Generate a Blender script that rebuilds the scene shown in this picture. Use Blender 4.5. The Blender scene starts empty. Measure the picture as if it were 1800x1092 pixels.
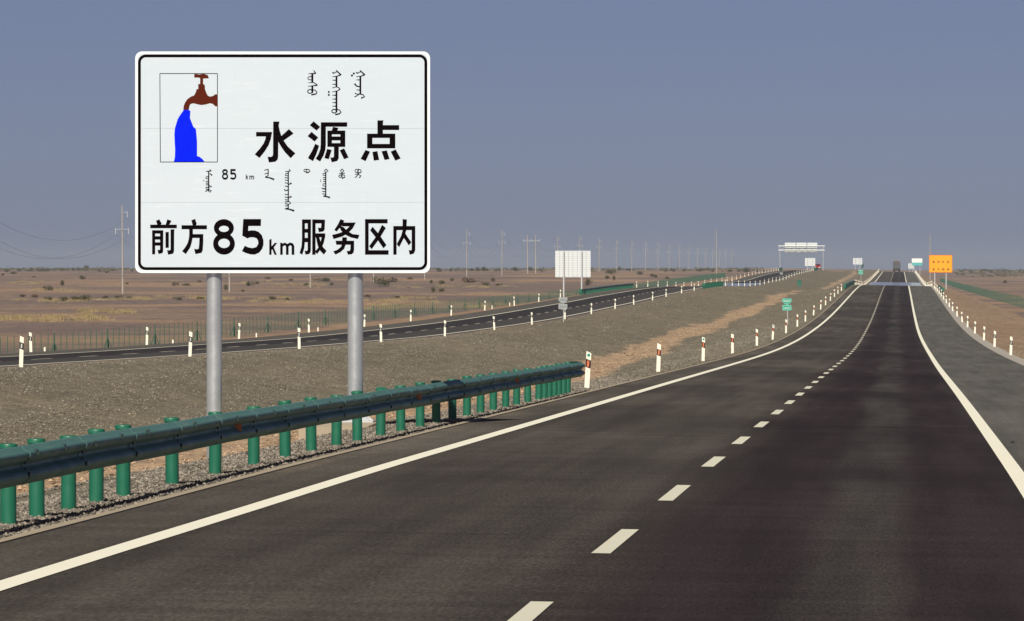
import bpy, bmesh, math, random
import numpy as np
from mathutils import Vector, Matrix
from mathutils.geometry import tessellate_polygon

random.seed(7)
rng = np.random.default_rng(7)
SC = bpy.context.scene
COL = SC.collection

# ------------------------------------------------------------------ camera, light, exposure
CAM_Z = 2.2            # eye height; the carriageway in front lies near z = 0
F = 12477.0            # focal length in photo pixels (1800 wide)
VX, VY = 1577.0, 472.0 # where the straight road and the level plane vanish in the photo
cam_d = bpy.data.cameras.new('camera')
cam_d.sensor_width = 36.0
cam_d.lens = 36.0 * F / 1800.0
cam_d.shift_x = -(VX - 900.0) / 1800.0
cam_d.shift_y = -(546.0 - VY) / 1800.0
cam_d.clip_start = 1.0
cam_d.clip_end = 60000.0
cam = bpy.data.objects.new('camera', cam_d)
COL.objects.link(cam)
cam.location = (0, 0, CAM_Z)
cam.rotation_euler = (math.radians(90), 0, 0)
SC.camera = cam

SUN_DIR = Vector((-0.185, -1.2, 1.0)).normalized()      # towards the sun: behind the camera, a little left
SUN_EL = math.asin(SUN_DIR.z)
SUN_ROT = math.atan2(SUN_DIR.x, SUN_DIR.y)
world = bpy.data.worlds.new('World')
SC.world = world
world.use_nodes = True
wn = world.node_tree
wn.nodes.clear()
w_out = wn.nodes.new('ShaderNodeOutputWorld')
w_bg = wn.nodes.new('ShaderNodeBackground')
w_sky = wn.nodes.new('ShaderNodeTexSky')
w_sky.sky_type = 'NISHITA'
w_sky.sun_disc = False
w_sky.sun_elevation = SUN_EL
w_sky.sun_rotation = SUN_ROT
w_sky.altitude = 0
w_sky.air_density = 0.3
w_sky.dust_density = 0.5
w_sky.ozone_density = 2.0
w_bg.inputs['Strength'].default_value = 0.05
w_bal = wn.nodes.new('ShaderNodeMix')      # white balance of the photograph
w_bal.data_type = 'RGBA'
w_bal.blend_type = 'MULTIPLY'
w_bal.inputs[0].default_value = 1.0
w_bal.inputs[7].default_value = (1.03, 0.845, 0.865, 1.0)
wn.links.new(w_sky.outputs[0], w_bal.inputs[6])
wn.links.new(w_bal.outputs[2], w_bg.inputs['Color'])
wn.links.new(w_bg.outputs[0], w_out.inputs['Surface'])

sun_d = bpy.data.lights.new('sun', 'SUN')
sun_d.energy = 5.0
sun_d.angle = math.radians(0.53)
sun_d.color = (1.0, 0.93, 0.80)
sun = bpy.data.objects.new('sun', sun_d)
COL.objects.link(sun)
sun.rotation_euler = SUN_DIR.to_track_quat('Z', 'Y').to_euler()
sun.location = (0, 0, 80)

SC.view_settings.view_transform = 'Standard'
SC.view_settings.look = 'None'
SC.view_settings.exposure = 0.12
SC.view_settings.gamma = 1.0
SC.view_settings.use_curve_mapping = False

# ------------------------------------------------------------------ helpers
def srgb(r, g, b):
    def c(v):
        v /= 255.0
        return v / 12.92 if v <= 0.04045 else ((v + 0.055) / 1.055) ** 2.4
    return (c(r), c(g), c(b))

def put(o, label=None, cat=None, group=None, kind=None):
    if label: o['label'] = label
    if cat: o['category'] = cat
    if group: o['group'] = group
    if kind: o['kind'] = kind
    return o

def link(name, mesh, parent=None, loc=(0, 0, 0)):
    o = bpy.data.objects.new(name, mesh)
    COL.objects.link(o)
    o.location = loc
    if parent is not None:
        o.parent = parent
    return o

def thing(name, label, cat, loc=(0, 0, 0), rot=(0, 0, 0), group=None):
    o = bpy.data.objects.new(name, None)
    o.empty_display_size = 0.3
    COL.objects.link(o)
    o.location = loc
    o.rotation_euler = rot
    return put(o, label, cat, group)

class MB:
    """collects shapes for ONE mesh"""
    def __init__(s):
        s.v, s.f = [], []
    def poly(s, pts):
        n = len(s.v)
        s.v += [tuple(p) for p in pts]
        s.f.append(tuple(range(n, n + len(pts))))
        return s
    def box(s, x0, x1, y0, y1, z0, z1):
        n = len(s.v)
        s.v += [(x0, y0, z0), (x1, y0, z0), (x1, y1, z0), (x0, y1, z0), (x0, y0, z1), (x1, y0, z1), (x1, y1, z1), (x0, y1, z1)]
        s.f += [tuple(n + i for i in q) for q in ((0, 3, 2, 1), (4, 5, 6, 7), (0, 1, 5, 4), (1, 2, 6, 5), (2, 3, 7, 6), (3, 0, 4, 7))]
        return s
    def tube(s, p0, p1, r0, r1=None, n=12, cap=True):
        r1 = r0 if r1 is None else r1
        p0, p1 = Vector(p0), Vector(p1)
        d = (p1 - p0).normalized()
        u = d.orthogonal().normalized()
        w = d.cross(u)
        b = len(s.v)
        for p, r in ((p0, r0), (p1, r1)):
            for i in range(n):
                a = 2 * math.pi * i / n
                s.v.append(tuple(p + (u * math.cos(a) + w * math.sin(a)) * r))
        for i in range(n):
            j = (i + 1) % n
            s.f.append((b + i, b + j, b + n + j, b + n + i))
        if cap:
            s.f.append(tuple(b + i for i in reversed(range(n))))
            s.f.append(tuple(b + n + i for i in range(n)))
        return s
    def rings(s, rings, close=True, caps=True):
        """rings: list of point loops of equal length"""
        b = len(s.v)
        n = len(rings[0])
        for r in rings:
            s.v += [tuple(p) for p in r]
        for k in range(len(rings) - 1):
            for i in range(n if close else n - 1):
                j = (i + 1) % n
                s.f.append((b + k * n + i, b + k * n + j, b + (k + 1) * n + j, b + (k + 1) * n + i))
        if caps:
            s.f.append(tuple(b + i for i in reversed(range(n))))
            s.f.append(tuple(b + (len(rings) - 1) * n + i for i in range(n)))
        return s
    def plate(s, pts, y0, y1):
        """flat outline in the x-z plane (list of (x,z)), extruded from y0 (front, toward -Y) to y1"""
        tri = tessellate_polygon([[Vector((p[0], p[1], 0)) for p in pts]])
        n = len(s.v)
        m = len(pts)
        s.v += [(p[0], y0, p[1]) for p in pts] + [(p[0], y1, p[1]) for p in pts]
        area = sum(pts[i][0] * pts[(i + 1) % m][1] - pts[(i + 1) % m][0] * pts[i][1] for i in range(m))
        for a, b, c in tri:
            ar = (pts[b][0] - pts[a][0]) * (pts[c][1] - pts[a][1]) - (pts[c][0] - pts[a][0]) * (pts[b][1] - pts[a][1])
            if ar < 0: a, b, c = a, c, b
            s.f.append((n + a, n + b, n + c))
            s.f.append((n + m + a, n + m + c, n + m + b))
        for i in range(m):
            j = (i + 1) % m
            q = (n + i, n + m + i, n + m + j, n + j)
            s.f.append(q if area > 0 else q[::-1])
        return s
    def mesh(s, name, mat, smooth=None):
        me = bpy.data.meshes.new(name)
        me.from_pydata(s.v, [], s.f)
        if mat is not None:
            me.materials.append(mat)
        me.update()
        if smooth is not None:
            me.polygons.foreach_set('use_smooth', [True] * len(me.polygons))
            me.set_sharp_from_angle(angle=math.radians(smooth))
        return me
    def build(s, name, mat, parent=None, smooth=None, loc=(0, 0, 0)):
        return link(name, s.mesh(name, mat, smooth), parent, loc)

def raw_mesh(name, verts, quads, mat, smooth=True, width=4):
    """numpy arrays -> mesh"""
    me = bpy.data.meshes.new(name)
    nv, nq = len(verts), len(quads)
    me.vertices.add(nv)
    me.vertices.foreach_set('co', np.ascontiguousarray(verts, dtype=np.float32).ravel())
    me.loops.add(nq * width)
    me.loops.foreach_set('vertex_index', np.ascontiguousarray(quads, dtype=np.int32).ravel())
    me.polygons.add(nq)
    me.polygons.foreach_set('loop_start', np.arange(nq, dtype=np.int32) * width)
    me.polygons.foreach_set('loop_total', np.full(nq, width, dtype=np.int32))
    me.polygons.foreach_set('use_smooth', np.full(nq, smooth, dtype=bool))
    me.materials.append(mat)
    me.update(calc_edges=True)
    return me

# ------------------------------------------------------------------ materials
def new_mat(name):
    m = bpy.data.materials.new(name)
    m.use_nodes = True
    nt = m.node_tree
    b = nt.nodes['Principled BSDF']
    return m, nt, b

def N(nt, kind, **kw):
    n = nt.nodes.new(kind)
    for k, v in kw.items():
        if k in n.inputs: n.inputs[k].default_value = v
        else: setattr(n, k, v)
    return n

def mixc(nt, fac, a, b, mode='MIX'):
    n = nt.nodes.new('ShaderNodeMix')
    n.data_type = 'RGBA'
    n.blend_type = mode
    for sock, val in ((0, fac), (6, a), (7, b)):
        if isinstance(val, (int, float)): n.inputs[sock].default_value = val
        elif isinstance(val, tuple): n.inputs[sock].default_value = (*val[:3], 1)
        else: nt.links.new(val, n.inputs[sock])
    return n.outputs[2]

def math_n(nt, op, a, b=None, clamp=False):
    n = nt.nodes.new('ShaderNodeMath')
    n.operation = op
    n.use_clamp = clamp
    for i, val in enumerate((a, b)):
        if val is None: continue
        if isinstance(val, (int, float)): n.inputs[i].default_value = val
        else: nt.links.new(val, n.inputs[i])
    return n.outputs[0]

def noise_n(nt, vec, scale, detail=4, rough=0.6, sx=1, sy=1, sz=1):
    mp = nt.nodes.new('ShaderNodeMapping')
    mp.inputs['Scale'].default_value = (sx, sy, sz)
    nt.links.new(vec, mp.inputs['Vector'])
    n = nt.nodes.new('ShaderNodeTexNoise')
    n.inputs['Scale'].default_value = scale
    n.inputs['Detail'].default_value = detail
    n.inputs['Roughness'].default_value = rough
    nt.links.new(mp.outputs[0], n.inputs['Vector'])
    return n.outputs['Fac']

def ramp(nt, fac, lo, hi, a=0.0, b=1.0):
    n = nt.nodes.new('ShaderNodeMapRange')
    n.interpolation_type = 'SMOOTHSTEP'
    n.inputs['From Min'].default_value = lo
    n.inputs['From Max'].default_value = hi
    n.inputs['To Min'].default_value = a
    n.inputs['To Max'].default_value = b
    nt.links.new(fac, n.inputs['Value'])
    return n.outputs[0]

def mat(name, col, rough=0.6, metal=0.0, var=0.15, scale=6.0, spec=0.5, bump=0.0, dirt=None, dirt_amt=0.35):
    m, nt, b = new_mat(name)
    tc = N(nt, 'ShaderNodeTexCoord').outputs['Object']
    f = noise_n(nt, tc, scale, 5, 0.65)
    c = mixc(nt, f, tuple(x * (1 - var) for x in col), tuple(min(1, x * (1 + var)) for x in col))
    if dirt is not None:
        g = ramp(nt, noise_n(nt, tc, scale * 0.45, 6, 0.7), 0.52, 0.75, 0, dirt_amt)
        c = mixc(nt, g, c, dirt)
    nt.links.new(c, b.inputs['Base Color'])
    r = ramp(nt, noise_n(nt, tc, scale * 2.0, 3, 0.6), 0.3, 0.7, max(0.03, rough - 0.07), min(1, rough + 0.07))
    nt.links.new(r, b.inputs['Roughness'])
    b.inputs['Metallic'].default_value = metal
    b.inputs['Specular IOR Level'].default_value = spec
    if bump > 0:
        bn = N(nt, 'ShaderNodeBump')
        bn.inputs['Strength'].default_value = bump
        bn.inputs['Distance'].default_value = 0.01
        nt.links.new(noise_n(nt, tc, scale * 6, 4, 0.6), bn.inputs['Height'])
        nt.links.new(bn.outputs[0], b.inputs['Normal'])
    return m

DUST = srgb(150, 128, 100)
M = {}
M['white_post'] = mat('white_post_plastic', (0.80, 0.78, 0.66), 0.5, var=0.05, scale=9, dirt=srgb(205, 190, 160), dirt_amt=0.35)
M['black_band'] = mat('black_band_film', (0.02, 0.014, 0.014), 0.45, var=0.2)
M['dark_red_band'] = mat('dark_brown_band_film', (0.035, 0.012, 0.011), 0.45, var=0.2)
M['orange_reflector'] = mat('orange_reflector', (0.62, 0.17, 0.075), 0.3, var=0.1, scale=40)
M['pale_reflector'] = mat('pale_reflector', (0.5, 0.52, 0.5), 0.25, var=0.1, scale=40)
M['teal_badge'] = mat('teal_badge', (0.03, 0.35, 0.30), 0.4, var=0.1)
M['green_paint'] = mat('green_rail_paint', (0.011, 0.128, 0.074), 0.45, var=0.14, scale=5, dirt=srgb(110, 120, 100), dirt_amt=0.14)
M['rail_paint'] = mat('weathered_rail_paint', (0.085, 0.195, 0.180), 0.45, var=0.10, scale=0.8, dirt=srgb(140, 155, 148), dirt_amt=0.3, spec=0.08)
M['bolt_steel'] = mat('dark_bolt_steel', (0.03, 0.05, 0.045), 0.5, 0.5)
M['galv'] = mat('galvanised_steel', (0.66, 0.71, 0.74), 0.30, 0.7, var=0.06, scale=2, dirt=(0.46, 0.47, 0.48), dirt_amt=0.2)
M['galv_far'] = mat('pale_galvanised_steel', (0.52, 0.54, 0.56), 0.5, 0.2, var=0.08, scale=2)
M['alu_back'] = mat('aluminium_sign_back', (0.66, 0.70, 0.72), 0.55, 0.1, var=0.06, scale=2)
M['rib_grey'] = mat('pale_rib_metal', (0.42, 0.46, 0.48), 0.6, 0.1, var=0.1)
M['marker_back'] = mat('dull_marker_back', (0.30, 0.33, 0.34), 0.6, 0.2, var=0.1)
M['seam_grey'] = mat('grey_rib_metal', (0.22, 0.25, 0.27), 0.6, 0.2, var=0.1)
M['black_film'] = mat('black_letter_film', (0.004, 0.002, 0.0025), 0.7, var=0.3, scale=3, spec=0.0)
M['brown_film'] = mat('brown_film', (0.085, 0.012, 0.004), 0.5, var=0.06, spec=0.06)
M['blue_film'] = mat('blue_film', (0.0, 0.012, 0.80), 0.45, var=0.06, spec=0.06)
M['concrete'] = mat('concrete', (0.36, 0.30, 0.22), 0.9, var=0.14, scale=4, bump=0.3)
M['pole_concrete'] = mat('pole_concrete', (0.36, 0.325, 0.285), 0.9, var=0.1, scale=1)
M['galv_arm'] = mat('grey_crossarm_steel', (0.36, 0.38, 0.41), 0.6, 0.2, var=0.1)
M['insulator'] = mat('white_insulator', (0.6, 0.6, 0.6), 0.3)
M['cable'] = mat('cable_aluminium', (0.10, 0.105, 0.12), 0.6, 0.2)
M['orange_panel'] = mat('orange_sign_film', (0.90, 0.35, 0.002), 0.5, var=0.05)
M['green_panel'] = mat('green_sign_film', (0.01, 0.30, 0.20), 0.45, var=0.08)
M['teal_panel'] = mat('teal_sign_film', (0.08, 0.42, 0.42), 0.5, var=0.05)
M['white_film'] = mat('white_film', (0.78, 0.80, 0.78), 0.5, var=0.04)
M['fence_green'] = mat('fence_green_wire', (0.030, 0.105, 0.066), 0.7, var=0.2, scale=1)
M['rubber'] = mat('tyre_rubber', (0.012, 0.012, 0.014), 0.8)
M['tarp_grey'] = mat('grey_tarpaulin', (0.075, 0.08, 0.085), 0.8, var=0.2, scale=1.2)
M['tarp_brown'] = mat('brown_tarpaulin', (0.15, 0.075, 0.05), 0.85, var=0.2, scale=1.5)
M['dark_chassis'] = mat('dark_chassis', (0.012, 0.010, 0.012), 0.7)
M['red_paint'] = mat('red_vehicle_paint', (0.42, 0.008, 0.03), 0.35, var=0.08)
M['glass'] = mat('dark_glass', (0.02, 0.022, 0.03), 0.08, var=0.05)
M['chrome'] = mat('pale_bumper', (0.6, 0.5, 0.5), 0.4, var=0.05)
M['cabinet'] = mat('green_cabinet_paint', (0.012, 0.13, 0.09), 0.5)
M['debris'] = mat('tyre_scrap', (0.010, 0.010, 0.010), 0.8)

def paint_mat(name, col):
    m, nt, b = new_mat(name)
    uv = N(nt, 'ShaderNodeUVMap', uv_map='road').outputs[0]
    wear = ramp(nt, noise_n(nt, uv, 3.0, 7, 0.75, 6, 1.0), 0.60, 0.78, 0, 0.45)
    mott = noise_n(nt, uv, 1.2, 5, 0.6, 2, 0.35)
    c = mixc(nt, mott, tuple(x * 0.9 for x in col), col)
    c = mixc(nt, wear, c, (0.34, 0.31, 0.25))
    nt.links.new(c, b.inputs['Base Color'])
    b.inputs['Roughness'].default_value = 0.75
    b.inputs['Specular IOR Level'].default_value = 0.2
    return m
M['line_paint'] = paint_mat('edge_line_paint', (0.88, 0.86, 0.73))
M['dash_paint'] = paint_mat('lane_dash_paint', (0.68, 0.665, 0.55))

def panel_mat():
    m, nt, b = new_mat('retroreflective_sheeting')
    tc = N(nt, 'ShaderNodeTexCoord').outputs['Object']
    base = mixc(nt, noise_n(nt, tc, 0.9, 4, 0.6, 1, 1, 2.2), (0.515, 0.595, 0.685), (0.560, 0.640, 0.725))
    streak = ramp(nt, noise_n(nt, tc, 1.6, 6, 0.72, 1.0, 1, 9.0), 0.52, 0.72, 0, 0.5)
    base = mixc(nt, streak, base, (0.65, 0.735, 0.80))
    vst = ramp(nt, noise_n(nt, tc, 2.6, 4, 0.6, 9.0, 1, 0.5), 0.58, 0.75, 0, 0.22)
    base = mixc(nt, vst, base, (0.47, 0.54, 0.58))
    spots = ramp(nt, noise_n(nt, tc, 14, 3, 0.6), 0.70, 0.76, 0, 0.35)
    base = mixc(nt, spots, base, (0.45, 0.45, 0.42))
    nt.links.new(base, b.inputs['Base Color'])
    b.inputs['Roughness'].default_value = 0.5
    b.inputs['Specular IOR Level'].default_value = 0.3
    return m
M['panel'] = panel_mat()
M['panel_rim'] = mat('panel_rim_sheeting', (0.76, 0.83, 0.88), 0.5, var=0.04, scale=3, dirt=(0.6, 0.6, 0.56), dirt_amt=0.2)

def asphalt_mat(name, mirror):
    """u = metres across from the camera line, v = metres along; lane wear, patching and grain"""
    m, nt, b = new_mat(name)
    uv = N(nt, 'ShaderNodeUVMap', uv_map='road').outputs[0]
    sep = N(nt, 'ShaderNodeSeparateXYZ')
    nt.links.new(uv, sep.inputs[0])
    u = sep.outputs[0]
    v = sep.outputs[1]
    wob = math_n(nt, 'MULTIPLY', math_n(nt, 'SUBTRACT', noise_n(nt, uv, 0.35, 3, 0.5, 1, 0.12), 0.5), 0.9)
    uw = math_n(nt, 'ADD', u, wob)
    shoulder_l = (0.090, 0.080, 0.069)
    lane_l = (0.067, 0.059, 0.051)
    lane_r = (0.0265, 0.0190, 0.0205)
    shoulder_r = (0.100, 0.096, 0.088)
    c = mixc(nt, ramp(nt, uw, -6.3, -5.9), shoulder_l, lane_l)
    # wheel paths of the left lane
    wl = math_n(nt, 'MULTIPLY', ramp(nt, uw, -5.6, -5.1), ramp(nt, uw, -4.7, -4.2, 1, 0))
    c = mixc(nt, math_n(nt, 'MULTIPLY', wl, 0.22), c, (0.058, 0.050, 0.046))
    c = mixc(nt, ramp(nt, uw, -2.9, -1.5), c, lane_r)
    # paler strip between the wheel paths of the used lane
    st = math_n(nt, 'MULTIPLY', ramp(nt, uw, -0.85, -0.45), ramp(nt, uw, -0.1, 0.35, 1, 0))
    stn = math_n(nt, 'MULTIPLY', st, ramp(nt, noise_n(nt, uv, 0.05, 4, 0.6, 2.0, 1.0), 0.35, 0.65, 0.25, 0.85))
    c = mixc(nt, stn, c, (0.055, 0.051, 0.047))
    wr = ramp(nt, uw, 1.0, 1.45)
    c = mixc(nt, math_n(nt, 'MULTIPLY', wr, 0.35), c, (0.045, 0.038, 0.036))
    # patches laid along the road, then streaks, then grain
    rs = ramp(nt, u, 1.44, 1.56)
    pt = ramp(nt, noise_n(nt, uv, 0.22, 3, 0.55, 0.6, 0.12), 0.35, 0.68, 0.74, 1.26)
    c = mixc(nt, 1.0, c, pt, 'MULTIPLY')
    stx = ramp(nt, noise_n(nt, uv, 1.0, 5, 0.7, 0.35, 0.7), 0.25, 0.75, 0.86, 1.14)
    c = mixc(nt, 1.0, c, stx, 'MULTIPLY')
    rm = ramp(nt, noise_n(nt, uv, 0.3, 5, 0.6, 0.8, 0.2), 0.3, 0.7, 0.92, 1.08)
    c = mixc(nt, rs, c, mixc(nt, 1.0, shoulder_r, rm, 'MULTIPLY'))
    gr = ramp(nt, noise_n(nt, uv, 26, 4, 0.85, 1.0, 0.25), 0.25, 0.75, 0.45, 1.55)
    c = mixc(nt, 1.0, c, gr, 'MULTIPLY')
    g2 = ramp(nt, noise_n(nt, uv, 60, 2, 0.7, 1.0, 0.035), 0.25, 0.75, 0.74, 1.26)
    c = mixc(nt, 1.0, c, g2, 'MULTIPLY')
    fl = ramp(nt, noise_n(nt, uv, 34, 2, 0.7, 1.0, 0.3), 0.70, 0.80, 0, 0.35)
    c = mixc(nt, fl, c, (0.20, 0.19, 0.17))
    # windblown dust along the kerb, thin paver lines, drips
    du = math_n(nt, 'MULTIPLY', ramp(nt, uw, -6.9, -6.35, 1, 0), ramp(nt, noise_n(nt, uv, 0.5, 6, 0.7, 1.5, 0.25), 0.45, 0.7, 0.0, 0.35))
    c = mixc(nt, du, c, (0.21, 0.165, 0.115))
    pv = ramp(nt, noise_n(nt, uv, 1.0, 3, 0.7, 0.12, 1.1), 0.36, 0.64, 0.94, 1.06)
    c = mixc(nt, 1.0, c, pv, 'MULTIPLY')
    dr = ramp(nt, noise_n(nt, uv, 3.5, 2, 0.5, 1.0, 0.5), 0.74, 0.78, 0, 0.6)
    c = mixc(nt, dr, c, (0.014, 0.012, 0.012))
    # long smears drawn out along the lanes
    sm = ramp(nt, noise_n(nt, uv, 1.6, 5, 0.65, 1.0, 0.022), 0.30, 0.70, 0.78, 1.22)
    c = mixc(nt, 1.0, c, sm, 'MULTIPLY')
    # fine oil fog
    oil = ramp(nt, noise_n(nt, uv, 0.8, 6, 0.7, 1.2, 0.3), 0.60, 0.80, 0, 0.30)
    c = mixc(nt, oil, c, (0.03, 0.026, 0.027))
    nt.links.new(c, b.inputs['Base Color'])
    b.inputs['Roughness'].default_value = 0.92
    b.inputs['Specular IOR Level'].default_value = 0.12
    bn = N(nt, 'ShaderNodeBump')
    bn.inputs['Strength'].default_value = 0.25
    bn.inputs['Distance'].default_value = 0.004
    nt.links.new(noise_n(nt, uv, 60, 3, 0.7), bn.inputs['Height'])
    nt.links.new(bn.outputs[0], b.inputs['Normal'])
    return m
M['asphalt'] = asphalt_mat('asphalt', False)

def asphalt_far():
    m, nt, b = new_mat('opposite_asphalt')
    uv = N(nt, 'ShaderNodeUVMap', uv_map='road').outputs[0]
    sep = N(nt, 'ShaderNodeSeparateXYZ')
    nt.links.new(uv, sep.inputs[0])
    u = sep.outputs[0]
    c = mixc(nt, ramp(nt, u, -31.6, -30.9), (0.030, 0.026, 0.028), (0.055, 0.051, 0.050))
    c = mixc(nt, ramp(nt, u, -35.2, -34.9), (0.095, 0.088, 0.078), c)
    gr = ramp(nt, noise_n(nt, uv, 0.6, 6, 0.75, 1.0, 0.25), 0.25, 0.75, 0.8, 1.2)
    c = mixc(nt, 1.0, c, gr, 'MULTIPLY')
    nt.links.new(c, b.inputs['Base Color'])
    b.inputs['Roughness'].default_value = 0.92
    b.inputs['Specular IOR Level'].default_value = 0.12
    return m
M['asphalt_far'] = asphalt_far()

def ground_mat():
    """zone attribute: R gravel, G sandy ditch, B brown embankment soil, remainder desert"""
    m, nt, b = new_mat('desert_ground')
    tc = N(nt, 'ShaderNodeTexCoord').outputs['Object']
    at = N(nt, 'ShaderNodeAttribute', attribute_name='zone')
    sp = N(nt, 'ShaderNodeSeparateColor')
    nt.links.new(at.outputs['Color'], sp.inputs[0])
    big = noise_n(nt, tc, 0.008, 6, 0.62, 1.0, 0.9)
    mid = noise_n(nt, tc, 0.06, 5, 0.65, 1.0, 0.35)
    fine = noise_n(nt, tc, 0.9, 6, 0.75, 1.0, 0.3)
    # desert: purple-brown stony plain with tan sand patches
    d = mixc(nt, ramp(nt, big, 0.45, 0.60), (0.168, 0.126, 0.112), (0.292, 0.198, 0.133))
    d = mixc(nt, ramp(nt, mid, 0.56, 0.72, 0, 0.7), d, (0.30, 0.212, 0.135))
    d = mixc(nt, ramp(nt, noise_n(nt, tc, 0.035, 6, 0.7, 1.0, 0.3), 0.54, 0.68, 0, 0.7), d, (0.128, 0.101, 0.094))
    # gravel
    g = mixc(nt, ramp(nt, mid, 0.35, 0.65), (0.155, 0.138, 0.104), (0.188, 0.158, 0.112))
    g = mixc(nt, ramp(nt, noise_n(nt, tc, 0.2, 5, 0.6, 1, 0.25), 0.5, 0.75, 0, 0.6), g, (0.135, 0.128, 0.102))
    # sand
    s = mixc(nt, ramp(nt, noise_n(nt, tc, 0.5, 6, 0.7, 1, 0.3), 0.35, 0.7), (0.44, 0.315, 0.205), (0.32, 0.225, 0.150))
    s = mixc(nt, ramp(nt, noise_n(nt, tc, 4, 5, 0.75, 1, 0.3), 0.52, 0.66, 0, 0.8), s, (0.20, 0.145, 0.10))
    s = mixc(nt, ramp(nt, noise_n(nt, tc, 0.8, 5, 0.7, 1, 0.4), 0.55, 0.68, 0, 0.6), s, (0.21, 0.17, 0.125))
    so = mixc(nt, ramp(nt, mid, 0.35, 0.7), (0.255, 0.172, 0.115), (0.30, 0.210, 0.142))
    warp = math_n(nt, 'MULTIPLY', math_n(nt, 'SUBTRACT', noise_n(nt, tc, 0.35, 5, 0.65, 1, 0.12), 0.5), 2.2)
    c = mixc(nt, ramp(nt, math_n(nt, 'ADD', sp.outputs[2], math_n(nt, 'MULTIPLY', warp, 0.4)), 0.35, 0.65), d, so)
    c = mixc(nt, ramp(nt, math_n(nt, 'ADD', sp.outputs[0], math_n(nt, 'MULTIPLY', warp, 0.25)), 0.35, 0.65), c, g)
    c = mixc(nt, ramp(nt, math_n(nt, 'ADD', sp.outputs[1], warp), 0.35, 0.75), c, s)
    c = mixc(nt, 1.0, c, ramp(nt, fine, 0.25, 0.75, 0.72, 1.28), 'MULTIPLY')
    sk = ramp(nt, noise_n(nt, tc, 9, 3, 0.8, 1.0, 0.12), 0.25, 0.75, 0.72, 1.28)
    c = mixc(nt, 1.0, c, sk, 'MULTIPLY')
    nt.links.new(c, b.inputs['Base Color'])
    b.inputs['Roughness'].default_value = 0.95
    b.inputs['Specular IOR Level'].default_value = 0.1
    bn = N(nt, 'ShaderNodeBump')
    bn.inputs['Strength'].default_value = 0.5
    bn.inputs['Distance'].default_value = 0.05
    nt.links.new(noise_n(nt, tc, 6, 5, 0.7), bn.inputs['Height'])
    nt.links.new(bn.outputs[0], b.inputs['Normal'])
    return m
M['ground'] = ground_mat()

def tone_mat(name, dark, mid, light, rough=0.9):
    """colour picked per stone / tuft from the attribute tone"""
    m, nt, b = new_mat(name)
    at = N(nt, 'ShaderNodeAttribute', attribute_name='tone')
    cr = nt.nodes.new('ShaderNodeValToRGB')
    el = cr.color_ramp.elements
    el[0].color = (*dark, 1)
    el[1].color = (*light, 1)
    e = el.new(0.5)
    e.color = (*mid, 1)
    nt.links.new(at.outputs['Fac'], cr.inputs[0])
    nt.links.new(cr.outputs[0], b.inputs['Base Color'])
    b.inputs['Roughness'].default_value = rough
    b.inputs['Specular IOR Level'].default_value = 0.15
    return m
M['stone'] = tone_mat('gravel_stone', (0.080, 0.072, 0.060), (0.180, 0.162, 0.128), (0.33, 0.295, 0.235))
M['stone_grey'] = tone_mat('crushed_grey_stone', (0.05, 0.045, 0.042), (0.185, 0.165, 0.140), (0.40, 0.35, 0.29))
M['stone_sand'] = tone_mat('sandy_clod', (0.11, 0.075, 0.05), (0.33, 0.235, 0.155), (0.50, 0.38, 0.26))
M['dry_grass'] = tone_mat('dry_grass_blade', (0.085, 0.066, 0.04), (0.235, 0.175, 0.085), (0.35, 0.275, 0.15))
M['leaf'] = tone_mat('shrub_leaf', (0.022, 0.022, 0.011), (0.055, 0.051, 0.020), (0.115, 0.100, 0.038))
M['dead_twig'] = tone_mat('dead_brush_twig', (0.10, 0.065, 0.045), (0.17, 0.11, 0.075), (0.24, 0.17, 0.12))

def mirage_mat():
    m, nt, b = new_mat('hot_air_layer')
    tc = N(nt, 'ShaderNodeTexCoord').outputs['Object']
    b.inputs['Metallic'].default_value = 1.0
    b.inputs['Base Color'].default_value = (0.86, 0.87, 0.88, 1)
    r = ramp(nt, noise_n(nt, tc, 0.05, 4, 0.6), 0.3, 0.7, 0.02, 0.08)
    nt.links.new(r, b.inputs['Roughness'])
    return m
M['mirage'] = mirage_mat()

# ------------------------------------------------------------------ terrain profile (heights relative to the eye)
def curve(tab):
    t = np.array(tab, float)
    x, y = t[:, 0], t[:, 1]
    d = np.gradient(y, x)
    # limit slopes so that the curve does not overshoot
    s = np.diff(y) / np.diff(x)
    for i in range(1, len(x) - 1):
        if s[i - 1] * s[i] <= 0: d[i] = 0
    def f(q):
        q = np.clip(np.asarray(q, float), x[0], x[-1])
        i = np.clip(np.searchsorted(x, q) - 1, 0, len(x) - 2)
        h = x[i + 1] - x[i]
        t_ = (q - x[i]) / h
        a = t_ * t_
        c = a * t_
        return ((2 * c - 3 * a + 1) * y[i] + (c - 2 * a + t_) * h * d[i] + (-2 * c + 3 * a) * y[i + 1] + (c - a) * h * d[i + 1])
    return f

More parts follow.
